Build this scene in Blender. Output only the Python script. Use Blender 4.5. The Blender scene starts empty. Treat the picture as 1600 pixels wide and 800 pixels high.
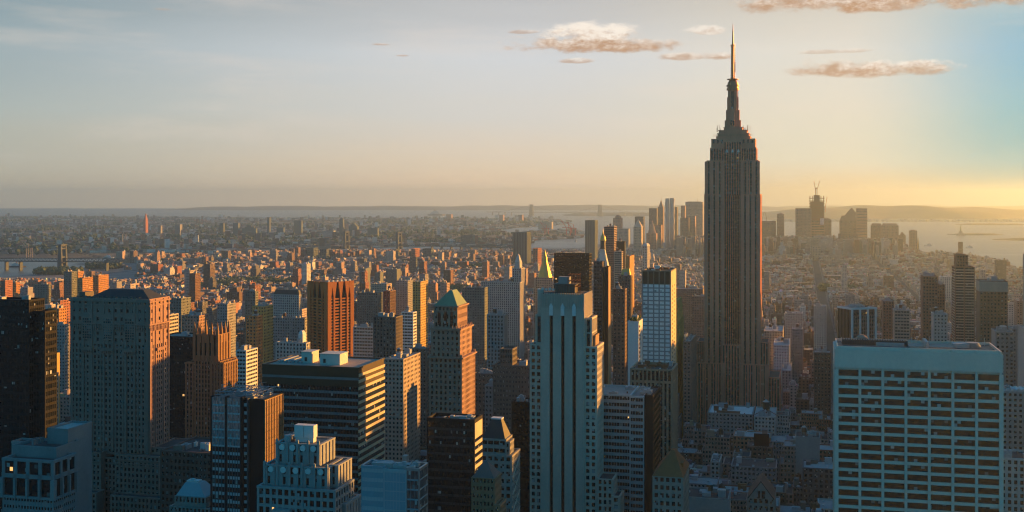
import bpy, math, random
import numpy as np
from mathutils import Vector, Matrix
random.seed(7)
sc = bpy.context.scene
C = sc.collection
R = math.radians
# ------------------------------------------------------------------ camera
FPX, ROW0, CAMZ = 1830.0, 309.0, 260.0      # focal length in photo pixels, level row, eye height
cam = bpy.data.cameras.new('camera'); camo = bpy.data.objects.new('camera', cam); C.objects.link(camo)
camo.location = (0, 0, CAMZ); camo.rotation_euler = (R(90), 0, 0)
cam.sensor_width = 36; cam.lens = FPX/1600*36; cam.shift_y = (ROW0-400)/1600
cam.clip_start = 1; cam.clip_end = 120000
sc.camera = camo
# ------------------------------------------------------------------ light
SUN_AZ, SUN_EL = 60.0, 6.5                  # degrees right of the view direction, above the horizon
SUN_STRENGTH, SUN_COL = 5.0, (1.0, 0.43, 0.075)
SKY_GAIN = 0.43
HAZE_DENSITY, HAZE_COL, HAZE_G = 5.0e-5, (0.63, 0.84, 0.98), 0.75
sc.view_settings.view_transform = 'Standard'; sc.view_settings.look = 'None'
sc.view_settings.exposure = 1.32; sc.view_settings.gamma = 1.0
sd = Vector((math.sin(R(SUN_AZ))*math.cos(R(SUN_EL)), math.cos(R(SUN_AZ))*math.cos(R(SUN_EL)), math.sin(R(SUN_EL))))
sl = bpy.data.lights.new('sun', 'SUN'); so = bpy.data.objects.new('sun', sl); C.objects.link(so)
sl.energy = SUN_STRENGTH; sl.color = SUN_COL; sl.angle = R(0.5)
so.rotation_euler = (-sd).to_track_quat('-Z', 'Y').to_euler()
so.location = (3000, 0, 3000)
def lin(r, g, b):
    f = lambda c: (c/255/12.92) if c/255 <= .04045 else ((c/255+.055)/1.055)**2.4
    return (f(r), f(g), f(b), 1)
class NT:
    def __init__(s, nt): s.nt = nt; s.n = nt.nodes; s.l = nt.links
    def new(s, t, **k):
        n = s.n.new(t)
        for a, v in k.items(): setattr(n, a, v)
        return n
    def put(s, sock, v):
        if isinstance(v, bpy.types.NodeSocket): s.l.new(v, sock)
        else: sock.default_value = v
    def m(s, op, a, b=None, c=None, clamp=False):
        n = s.new('ShaderNodeMath', operation=op, use_clamp=clamp)
        for i, v in enumerate((a, b, c)):
            if v is not None: s.put(n.inputs[i], v)
        return n.outputs[0]
    def ss(s, v, a, b):                     # smoothstep
        n = s.new('ShaderNodeMapRange', interpolation_type='SMOOTHSTEP')
        s.put(n.inputs[0], v); n.inputs[1].default_value = a; n.inputs[2].default_value = b
        return n.outputs[0]
    def mix(s, f, a, b, bt='MIX'):
        n = s.new('ShaderNodeMix', data_type='RGBA', blend_type=bt)
        s.put(n.inputs[0], f); s.put(n.inputs[6], a); s.put(n.inputs[7], b)
        return n.outputs[2]
    def ramp(s, f, pts):
        n = s.new('ShaderNodeValToRGB'); s.put(n.inputs[0], f); e = n.color_ramp.elements
        while len(e) > 1: e.remove(e[-1])
        e[0].position = pts[0][0]; e[0].color = pts[0][1]
        for p, c in pts[1:]: q = e.new(p); q.color = c
        return n.outputs[0]
    def noise(s, vec, scale, det=2, rough=.5):
        n = s.new('ShaderNodeTexNoise'); s.put(n.inputs['Vector'], vec)
        n.inputs['Scale'].default_value = scale; n.inputs['Detail'].default_value = det; n.inputs['Roughness'].default_value = rough
        return n.outputs[0]
    def xyz(s, x, y, z):
        n = s.new('ShaderNodeCombineXYZ')
        for i, v in enumerate((x, y, z)): s.put(n.inputs[i], v)
        return n.outputs[0]
# world: Nishita sky graded by direction, with a few procedural clouds low over the bay
w = bpy.data.worlds.new('World'); sc.world = w; w.use_nodes = True
t = NT(w.node_tree); t.n.clear()
wo = t.new('ShaderNodeOutputWorld'); bg = t.new('ShaderNodeBackground'); t.l.new(bg.outputs[0], wo.inputs[0])
tc = t.new('ShaderNodeTexCoord'); sx = t.new('ShaderNodeSeparateXYZ'); t.l.new(tc.outputs['Generated'], sx.inputs[0])
X, Y, Z = sx.outputs
rr = t.m('SQRT', t.m('ADD', t.m('MULTIPLY', X, X), t.m('MULTIPLY', Y, Y)))
el = t.m('DIVIDE', Z, t.m('MAXIMUM', rr, .02))
az = t.m('DIVIDE', X, t.m('MAXIMUM', Y, .05))
streak = t.noise(t.xyz(t.m('MULTIPLY', az, 1.6), t.m('MULTIPLY', el, 16), 0), 1.6, 4, .55)
elw = t.m('ADD', el, t.m('MULTIPLY', t.m('SUBTRACT', streak, .5), .035))
f = t.m('DIVIDE', elw, .2, clamp=True)
left = t.ramp(f, [(0, lin(200,186,158)), (.10, lin(190,184,164)), (.35, lin(174,184,180)), (.6, lin(156,173,178)), (.85, lin(128,153,162)), (1, lin(112,140,152))])
mid = t.ramp(f, [(0, lin(250,214,178)), (.12, lin(232,211,184)), (.35, lin(216,212,205)), (.6, lin(211,214,217)), (.85, lin(190,190,190)), (1, lin(176,178,180))])
glow = t.ramp(f, [(0, lin(236,206,160)), (.15, lin(226,220,196)), (.35, lin(228,220,202)), (.6, lin(224,220,210)), (.85, lin(208,200,186)), (1, lin(194,188,176))])
right = t.ramp(f, [(0, lin(110,165,165)), (.15, lin(116,180,188)), (.35, lin(126,186,200)), (.6, lin(132,184,208)), (.85, lin(156,186,192)), (1, lin(158,176,178))])
c1 = t.mix(t.ss(az, -.52, .02), left, mid)
c2 = t.mix(t.ss(az, .0, .26), c1, glow)
c3 = t.mix(t.ss(az, .28, .455), c2, right)
c3 = t.mix(t.ss(az, .5, .95), c3, lin(238,178,104))
veil = t.noise(t.xyz(t.m('MULTIPLY', az, 1.2), t.m('MULTIPLY', el, 9), 2.7), 3.2, 6, .62)
c3 = t.mix(t.m('MULTIPLY', t.ss(veil, .5, .78), .30), c3, lin(240,222,206))
up = t.ramp(t.m('DIVIDE', el, 1.2, clamp=True), [(0, lin(120,150,155)), (.3, lin(58,138,170)), (.6, lin(0,112,164)), (1, lin(0,104,160))])
c4 = t.mix(t.ss(el, .16, .42), c3, up)
back = t.ramp(t.m('DIVIDE', el, 1.0, clamp=True), [(0, lin(70,160,188)), (.3, lin(10,142,182)), (1, lin(0,100,152))])
c5 = t.mix(t.ss(Y, .35, -.15), c4, back)
sd_n = t.new('ShaderNodeVectorMath', operation='DOT_PRODUCT'); t.l.new(tc.outputs['Generated'], sd_n.inputs[0]); sd_n.inputs[1].default_value = sd
sg = t.m('POWER', t.m('MAXIMUM', sd_n.outputs['Value'], 0.0), 60.0)
c6 = t.mix(sg, c5, (1.5, .75, .28, 1))
# clouds (azimuth tangent, elevation tangent, half width, half height, whiteness, opacity)
CL = [(925,72,125,17,0,.95),(925,54,78,19,1,.98),(1095,92,62,8,0,.7),(1100,51,36,9,1,.7),(1290,13,135,25,0,.9),(1390,20,85,18,0,.85),(1535,10,140,34,.1,.8),
      (1300,115,80,16,0,.85),(1395,120,95,15,.2,.8),(1310,89,52,4,0,.4),(820,50,24,4,0,.5),(594,71,18,2.5,0,.5),(905,96,28,5,0,.6),(630,88,10,2,0,.5),(255,27,14,2,0,.3)]
vec = t.xyz(t.m('MULTIPLY', az, 1.0), t.m('MULTIPLY', el, 2.0), 0.3)
n1 = t.noise(vec, 34, 7, .62); n2 = t.noise(vec, 95, 6, .65)
col = c6
for (px, row, rx, ry, wh, op) in CL:
    a0 = (px-800)/FPX; e0 = (ROW0-row)/FPX; ra = rx/FPX; re = ry/FPX
    dx = t.m('DIVIDE', t.m('SUBTRACT', az, a0), ra); dy = t.m('DIVIDE', t.m('SUBTRACT', el, e0), re)
    dy2 = t.m('MULTIPLY', dy, t.m('ADD', t.m('MULTIPLY', t.m('LESS_THAN', dy, 0.0), .5), 1.0))
    d2 = t.m('SUBTRACT', 1.0, t.m('ADD', t.m('MULTIPLY', dx, dx), t.m('MULTIPLY', dy2, dy2)))
    v = t.m('ADD', t.m('ADD', d2, .15), t.m('ADD', t.m('MULTIPLY', t.m('SUBTRACT', n1, .5), 4.2), t.m('MULTIPLY', t.m('SUBTRACT', n2, .5), .9)))
    mk = t.m('MULTIPLY', t.m('MULTIPLY', t.ss(v, -.1, 1.0), t.ss(Y, .2, .4)), op)
    tone = t.m('ADD', t.m('MULTIPLY', dy, .45), t.m('ADD', t.m('MULTIPLY', t.m('SUBTRACT', n2, .5), 2.2), wh*.55 + .1))
    cc = t.mix(t.ss(tone, -.2, .9), lin(188,146,112), lin(252,240,226))
    col = t.mix(mk, col, cc)
ns = t.new('ShaderNodeTexSky'); ns.sky_type = 'NISHITA'; ns.sun_disc = False
ns.sun_elevation = R(SUN_EL); ns.sun_rotation = R(SUN_AZ)
nsc = t.new('ShaderNodeVectorMath', operation='SCALE'); t.l.new(ns.outputs[0], nsc.inputs[0]); nsc.inputs['Scale'].default_value = .03
fin = t.mix(.06, col, nsc.outputs[0])
t.l.new(fin, bg.inputs[0]); bg.inputs[1].default_value = SKY_GAIN
# render settings
sc.render.engine = 'CYCLES'
cy = sc.cycles
cy.use_denoising = True
try: cy.denoiser = 'OPENIMAGEDENOISE'; cy.denoising_input_passes = 'RGB_ALBEDO_NORMAL'; cy.denoising_prefilter = 'ACCURATE'
except Exception: pass
cy.max_bounces = 4; cy.diffuse_bounces = 2; cy.glossy_bounces = 2; cy.volume_bounces = 1; cy.transmission_bounces = 2
cy.caustics_reflective = False; cy.caustics_refractive = False
cy.sample_clamp_indirect = 4
cy.filter_width = 1.15

# ------------------------------------------------------------------ helpers
VP = 14.0                                   # the street grid is turned this many degrees
cG, sG = math.cos(R(VP)), math.sin(R(VP))
def link(o, parent=None):
    C.objects.link(o)
    if parent is not None: o.parent = parent
    return o
def tag(o, label=None, cat=None, group=None, kind=None):
    if label: o['label'] = label
    if cat: o['category'] = cat
    if group: o['group'] = group
    if kind: o['kind'] = kind
    return o
def ground_pt(px, row, z=0.0):
    Yd = FPX*(CAMZ-z)/(row-ROW0); return ((px-800)/FPX*Yd, Yd)
BOXF = np.array([[0,3,2,1],[4,5,6,7],[0,1,5,4],[1,2,6,5],[2,3,7,6],[3,0,4,7]])   # bottom top front right back left
class MB:
    """collects shapes, builds ONE mesh object"""
    def __init__(s): s.V=[]; s.F=[]; s.M=[]; s.n=0; s.bx=[]; s.bm=[]; s.pieces=[]
    def box(s, x0,x1,y0,y1,z0,z1, m=0):
        s.bx.append((x0,x1,y0,y1,z0,z1)); s.bm.append(m)
    def poly(s, vs, fs, m=0):
        s.pieces.append((vs,fs)); b = s.n; s.V += [tuple(v) for v in vs]; s.n += len(vs)
        s.F += [[i+b for i in q] for q in fs]; s.M += [m]*len(fs)
    def prism(s, pts, z0, z1, m=0, top=None):
        k = len(pts); top = top or pts
        vs = [(p[0],p[1],z0) for p in pts]+[(p[0],p[1],z1) for p in top]
        s.poly(vs, [[i,(i+1)%k,k+(i+1)%k,k+i] for i in range(k)]+[list(range(k-1,-1,-1)), list(range(k,2*k))], m)
    def cyl(s, x,y,z0,z1,r0,r1=None,n=12,m=0):
        r1 = r0 if r1 is None else r1; r1 = max(r1,.01)
        c = [(math.cos(2*math.pi*i/n), math.sin(2*math.pi*i/n)) for i in range(n)]
        s.prism([(x+r0*a,y+r0*b) for a,b in c], z0, z1, m, [(x+r1*a,y+r1*b) for a,b in c])
    def frus(s, x0,x1,y0,y1,z0, a0,a1,b0,b1,z1, m=0):
        s.prism([(x0,y0),(x1,y0),(x1,y1),(x0,y1)], z0, z1, m, [(a0,b0),(a1,b0),(a1,b1),(a0,b1)])
    def bar(s, p, q, r, n=4, m=0):
        p, q = Vector(p), Vector(q); d = (q-p).normalized()
        u = d.orthogonal().normalized(); v = d.cross(u); vs = []
        for c in (p, q):
            for i in range(n):
                a = 2*math.pi*(i+.5)/n; vs.append(tuple(c+u*(r*math.cos(a))+v*(r*math.sin(a))))
        s.poly(vs, [[i,(i+1)%n,n+(i+1)%n,n+i] for i in range(n)]+[list(range(n-1,-1,-1)), list(range(n,2*n))], m)
    def empty(s): return not s.bx and not s.F
    def build(s, name, mats, parent=None):
        V = list(s.V); faces = list(s.F); M = list(s.M)
        me = bpy.data.meshes.new(name)
        nb = len(s.bx)
        if nb:
            B = np.array(s.bx, float); x0,x1,y0,y1,z0,z1 = B.T
            bv = np.stack([np.stack(q,1) for q in ((x0,y0,z0),(x1,y0,z0),(x1,y1,z0),(x0,y1,z0),(x0,y0,z1),(x1,y0,z1),(x1,y1,z1),(x0,y1,z1))],1).reshape(-1,3)
        else: bv = np.zeros((0,3))
        allv = np.concatenate([np.array(V,float).reshape(-1,3), bv]); k = len(V)
        me.vertices.add(len(allv)); me.vertices.foreach_set('co', allv.astype(np.float32).ravel())
        ls = [i for f_ in faces for i in f_]; tot = [len(f_) for f_ in faces]
        if nb:
            bf = (BOXF[None]+(np.arange(nb)*8)[:,None,None]+k).reshape(-1)
            loops = np.concatenate([np.array(ls,int), bf]); tots = np.concatenate([np.array(tot,int), np.full(nb*6,4)])
            mi = np.concatenate([np.array(M,int), np.repeat(s.bm,6)])
        else: loops = np.array(ls); tots = np.array(tot); mi = np.array(M)
        me.loops.add(len(loops)); me.loops.foreach_set('vertex_index', loops.astype(np.int32))
        me.polygons.add(len(tots)); me.polygons.foreach_set('loop_start', (np.cumsum(tots)-tots).astype(np.int32))
        me.polygons.foreach_set('material_index', mi.astype(np.int32))
        me.update(calc_edges=True); me.shade_flat()
        for m_ in (mats if isinstance(mats,(list,tuple)) else [mats]): me.materials.append(m_)
        return link(bpy.data.objects.new(name, me), parent)
# ------------------------------------------------------------------ materials
_mc = {}
def new_mat(name):
    m = bpy.data.materials.new(name); m.use_nodes = True; t = NT(m.node_tree)
    return m, t, t.n['Principled BSDF']
def masonry(name, col, rough=.85, var=.25, metal=0.0, scale=.09):
    k = ('m', name)
    if k in _mc: return _mc[k]
    m, t, p = new_mat(name)
    tc = t.new('ShaderNodeTexCoord').outputs['Object']
    mp = t.new('ShaderNodeMapping'); t.l.new(tc, mp.inputs[0]); mp.inputs['Scale'].default_value = (1,1,.25)
    n1 = t.noise(mp.outputs[0], scale, 5, .6); n2 = t.noise(tc, .6, 3, .6)
    fac = t.m('ADD', t.m('MULTIPLY', t.m('SUBTRACT', n1, .5), var*2.2), t.m('MULTIPLY', t.m('SUBTRACT', n2, .5), var*1.4))
    sc_ = t.m('ADD', 1.0, fac)
    vm = t.new('ShaderNodeVectorMath', operation='SCALE'); vm.inputs[0].default_value = col[:3]; t.l.new(sc_, vm.inputs['Scale'])
    t.l.new(vm.outputs[0], p.inputs['Base Color'])
    t.put(p.inputs['Roughness'], t.m('ADD', rough, t.m('MULTIPLY', t.m('SUBTRACT', n2, .5), .25), clamp=True)); p.inputs['Metallic'].default_value = metal
    p.inputs['Specular IOR Level'].default_value = .25
    _mc[k] = m; return m
def glass(name, col=(.018,.028,.032), blind=.12, rough=.12, metal=0.0, litp=.0006, blindcol=(.42,.44,.42), even=False):
    k = ('g', name)
    if k in _mc: return _mc[k]
    m, t, p = new_mat(name)
    oi = t.new('ShaderNodeObjectInfo').outputs['Random']
    ge = t.new('ShaderNodeTexCoord').outputs['Object']
    sn = t.new('ShaderNodeVectorMath', operation='SNAP'); t.l.new(ge, sn.inputs[0]); sn.inputs[1].default_value = (1.7,1.7,1.85)
    wn = t.new('ShaderNodeTexWhiteNoise'); t.l.new(sn.outputs[0], wn.inputs[0])
    rn = t.m('FRACT', t.m('ADD', t.m('MULTIPLY', oi, 7.31), wn.outputs[0]))
    isb = t.m('GREATER_THAN', rn, 1-blind)
    sh = t.m('MULTIPLY', t.m('FRACT', t.m('MULTIPLY', rn, 37.7)), .8)
    bcol = t.new('ShaderNodeVectorMath', operation='SCALE'); bcol.inputs[0].default_value = blindcol; t.l.new(t.m('ADD', t.m('MULTIPLY', sh, .15), .85) if even else t.m('ADD', sh, .3), bcol.inputs['Scale'])
    dcol = t.new('ShaderNodeVectorMath', operation='SCALE'); dcol.inputs[0].default_value = col; t.l.new(t.m('ADD', sh, .6), dcol.inputs['Scale'])
    t.l.new(t.mix(isb, dcol.outputs[0], bcol.outputs[0]), p.inputs['Base Color'])
    t.put(p.inputs['Roughness'], rough); t.put(p.inputs['Metallic'], t.m('MULTIPLY', metal, t.m('SUBTRACT', 1.0, isb)))
    if litp:
        lit = t.m('LESS_THAN', rn, litp)
        p.inputs['Emission Color'].default_value = (1,.55,.18,1); t.put(p.inputs['Emission Strength'], t.m('MULTIPLY', lit, .5))
    _mc[k] = m; return m
# facade material of the many ordinary blocks: wall colour from a face attribute, openings on a storey grid
def city_mat():
    m, t, p = new_mat('city_wall')
    tcn = t.new('ShaderNodeTexCoord'); tc = tcn.outputs['Object']; nrm = tcn.outputs['Normal']
    a = t.new('ShaderNodeAttribute', attribute_name='col'); a.attribute_type = 'GEOMETRY'
    b = t.new('ShaderNodeAttribute', attribute_name='par'); b.attribute_type = 'GEOMETRY'
    s1 = t.new('ShaderNodeSeparateXYZ'); t.l.new(tc, s1.inputs[0]); s2 = t.new('ShaderNodeSeparateXYZ'); t.l.new(nrm, s2.inputs[0])
    side = t.m('GREATER_THAN', t.m('ABSOLUTE', s2.outputs[0]), .5)
    s = t.m('ADD', t.m('MULTIPLY', side, s1.outputs[1]), t.m('MULTIPLY', t.m('SUBTRACT', 1.0, side), s1.outputs[0]))
    par = b.outputs['Fac']; ppos = t.m('MAXIMUM', par, .5)
    u = t.m('DIVIDE', s, ppos); v = t.m('DIVIDE', s1.outputs[2], 3.6)
    fu = t.m('FRACT', u); fv = t.m('FRACT', v)
    inu = t.m('MULTIPLY', t.m('GREATER_THAN', fu, .27), t.m('LESS_THAN', fu, .73)); inv = t.m('MULTIPLY', t.m('GREATER_THAN', fv, .3), t.m('LESS_THAN', fv, .78))
    win = t.m('MULTIPLY', t.m('MULTIPLY', inu, inv), t.m('MULTIPLY', t.m('GREATER_THAN', par, .5), t.m('LESS_THAN', t.m('ABSOLUTE', s2.outputs[2]), .5)))
    wn = t.new('ShaderNodeTexWhiteNoise'); t.l.new(t.xyz(t.m('FLOOR', u), t.m('FLOOR', v), par), wn.inputs[0])
    wc = t.mix(t.m('GREATER_THAN', wn.outputs[0], .86), (.012,.018,.02,1), (.34,.35,.33,1))
    mp = t.new('ShaderNodeMapping'); t.l.new(tc, mp.inputs[0]); mp.inputs['Scale'].default_value = (1,1,.35)
    n1 = t.noise(mp.outputs[0], .12, 5, .6)
    vm = t.new('ShaderNodeVectorMath', operation='SCALE'); t.l.new(a.outputs['Color'], vm.inputs[0]); t.l.new(t.m('ADD', .62, t.m('MULTIPLY', n1, .76)), vm.inputs['Scale'])
    t.l.new(t.mix(win, vm.outputs[0], wc), p.inputs['Base Color'])
    t.put(p.inputs['Roughness'], t.m('SUBTRACT', .88, t.m('MULTIPLY', win, .7)))
    return m
CITY = city_mat()
BF = BOXF[1:]                                # no bottom
class Mass:
    """ordinary blocks: boxes with wall colour, roof colour and bay width, plus small octagonal tanks"""
    def __init__(s): s.b=[]; s.cw=[]; s.cr=[]; s.par=[]; s.tk=[]
    def box(s, x0,x1,y0,y1,z0,z1, cw, cr=None, pf=0, ps=None):
        s.b.append((x0,x1,y0,y1,z0,z1)); s.cw.append(cw); s.cr.append(cr or cw); s.par.append((0,pf,pf if ps is None else ps,pf,pf if ps is None else ps))
    def tank(s, x,y,z,r,h, c=(.13,.075,.045)): s.tk.append((x,y,z,r,h,c))
    def build(s, name, parent=None):
        n = len(s.b); B = np.array(s.b,float).reshape(-1,6); x0,x1,y0,y1,z0,z1 = B.T
        V = np.stack([np.stack(q,1) for q in ((x0,y0,z0),(x1,y0,z0),(x1,y1,z0),(x0,y1,z0),(x0,y0,z1),(x1,y0,z1),(x1,y1,z1),(x0,y1,z1))],1).reshape(-1,3)
        F = (BF[None]+(np.arange(n)*8)[:,None,None]).reshape(-1)
        tots = np.full(n*5,4)
        cols = np.ones((n,5,4),np.float32); cols[:,0,:3] = np.array(s.cr); cols[:,1:,:3] = np.array(s.cw)[:,None]
        cols = cols.reshape(-1,4); par = np.array(s.par,np.float32).reshape(-1)
        if s.tk:
            vs=[]; fl=[]; tt=[]; cc=[]; k=len(V)
            for (x,y,z,r,h,c) in s.tk:
                b=k+len(vs)
                for zz,rr_ in ((z+2.2,r),(z+2.2+h,r)):
                    for i in range(8): vs.append((x+rr_*math.cos(i*.7854),y+rr_*math.sin(i*.7854),zz))
                vs.append((x,y,z+2.2+h+r*.75))
                for i in range(8):
                    j=(i+1)%8; fl += [b+i,b+j,b+8+j,b+8+i]; tt.append(4); fl += [b+8+i,b+8+j,b+16]; tt.append(3); cc += [c,tuple(q*.8 for q in c)]
                q=r*.75
                for (a1,a2) in ((-q,-q),(q,-q),(q,q),(-q,q)):
                    b2=k+len(vs)
                    for (e1,e2) in ((-.22,-.22),(.22,-.22),(.22,.22),(-.22,.22)):
                        vs.append((x+a1+e1,y+a2+e2,z-.1)); vs.append((x+a1+e1,y+a2+e2,z+2.3))
                    for i in range(4):
                        j=(i+1)%4; fl += [b2+2*i,b2+2*j,b2+2*j+1,b2+2*i+1]; tt.append(4); cc.append((.05,.05,.05))
            V=np.concatenate([V,np.array(vs)]); F=np.concatenate([F,np.array(fl)]); tots=np.concatenate([tots,np.array(tt)])
            c4=np.ones((len(cc),4),np.float32); c4[:,:3]=cc; cols=np.concatenate([cols,c4]); par=np.concatenate([par,np.zeros(len(cc),np.float32)])
        me = bpy.data.meshes.new(name)
        me.vertices.add(len(V)); me.vertices.foreach_set('co', V.astype(np.float32).ravel())
        me.loops.add(len(F)); me.loops.foreach_set('vertex_index', F.astype(np.int32))
        me.polygons.add(len(tots)); me.polygons.foreach_set('loop_start', (np.cumsum(tots)-tots).astype(np.int32))
        me.update(calc_edges=True); me.shade_flat()
        a = me.attributes.new('col','FLOAT_COLOR','FACE'); a.data.foreach_set('color', cols.ravel())
        a = me.attributes.new('par','FLOAT','FACE'); a.data.foreach_set('value', par)
        me.materials.append(CITY)
        return link(bpy.data.objects.new(name, me), parent)
# ------------------------------------------------------------------ palette (real-world base colours)
LIME = masonry('limestone', (.44,.36,.28)); LIME2 = masonry('pale_limestone', (.46,.45,.42)); BRICK = masonry('tan_brick', (.30,.21,.17)); BROWN = masonry('brown_brick', (.17,.11,.09))
OCHRE = masonry('ochre_terracotta', (.38,.24,.18)); REDG = masonry('brown_granite', (.45,.17,.055)); DSTONE = masonry('dark_stone', (.15,.13,.11)); CREAM = masonry('cream_stone', (.50,.46,.38))
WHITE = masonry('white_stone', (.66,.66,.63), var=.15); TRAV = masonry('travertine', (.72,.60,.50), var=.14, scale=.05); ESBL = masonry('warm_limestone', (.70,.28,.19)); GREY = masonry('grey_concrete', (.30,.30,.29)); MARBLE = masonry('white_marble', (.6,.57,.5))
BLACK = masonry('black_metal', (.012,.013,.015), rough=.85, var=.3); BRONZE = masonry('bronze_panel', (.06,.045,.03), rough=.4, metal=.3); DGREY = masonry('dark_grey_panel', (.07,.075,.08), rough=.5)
ALU = masonry('aluminium', (.42,.42,.40), rough=.35, metal=.6); DALU = masonry('dark_spandrel', (.045,.035,.03), rough=.5, metal=.3); TAR = masonry('tar_roof', (.07,.07,.07)); PALER = masonry('pale_roof', (.42,.40,.38))
PINKR = masonry('gravel_roof', (.36,.30,.26)); COPPER = masonry('green_copper', (.20,.28,.17), rough=.6); SLATE = masonry('slate', (.045,.05,.05), rough=.55); TILE = masonry('red_tile', (.30,.10,.04)); GOLD = masonry('gilded_roof', (.62,.42,.13), rough=.5, metal=.55, var=.12)
STEEL = masonry('steel', (.30,.31,.32), rough=.4, metal=.7); RUST = masonry('rusty_steel', (.22,.09,.045)); WOOD = masonry('tank_cedar', (.13,.075,.045)); ROOFC = masonry('roof_equipment', (.35,.36,.36), rough=.6); SPIRE = masonry('mast_metal', (.40,.20,.12), rough=.5, metal=.4)
BLUEP = masonry('blue_panel', (.20,.34,.40), rough=.4, metal=.2, var=.12); BLUEG = masonry('pale_blue_panel', (.34,.42,.44), rough=.5, var=.15)
GL = glass('window_glass', (.012,.018,.02), blind=.16, litp=0); GLD = glass('dark_glass', (.012,.015,.017), blind=.03, rough=.1, litp=.0012); GLB = glass('blue_glass', (.10,.17,.20), blind=.10, rough=.08, metal=.75, litp=0)
GLW = glass('white_blind_glass', (.5,.5,.5), blind=.97, rough=.3, blindcol=(.9,.9,.88), litp=0, even=True); GLG = glass('grey_glass', (.022,.034,.034), blind=.05, rough=.12, metal=.2, litp=0); GLP = glass('mirror_glass', (.5,.55,.56), blind=.05, rough=.07, metal=.8, litp=0)
GLE = glass('tower_glass', (.010,.013,.013), blind=.16, blindcol=(.34,.36,.36), litp=.001)
def S(mode='punch', bw=3.4, fh=3.7, pw=.45, sh=.45, pd=.45, sd=.4, wall=LIME, span=None, glass=GL, roof=TAR):
    return dict(mode=mode,bw=bw,fh=fh,pw=pw,sh=sh,pd=pd,sd=sd,wall=wall,span=span or wall,glass=glass,roof=roof)
HEROFP = []          # footprints of the placed buildings (centre x, centre y, half diagonal, quad)
OCC = []             # screen rectangles of the placed buildings for the visibility test
HEROTAG = []         # (photo column, photo row, depth, short name)
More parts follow.
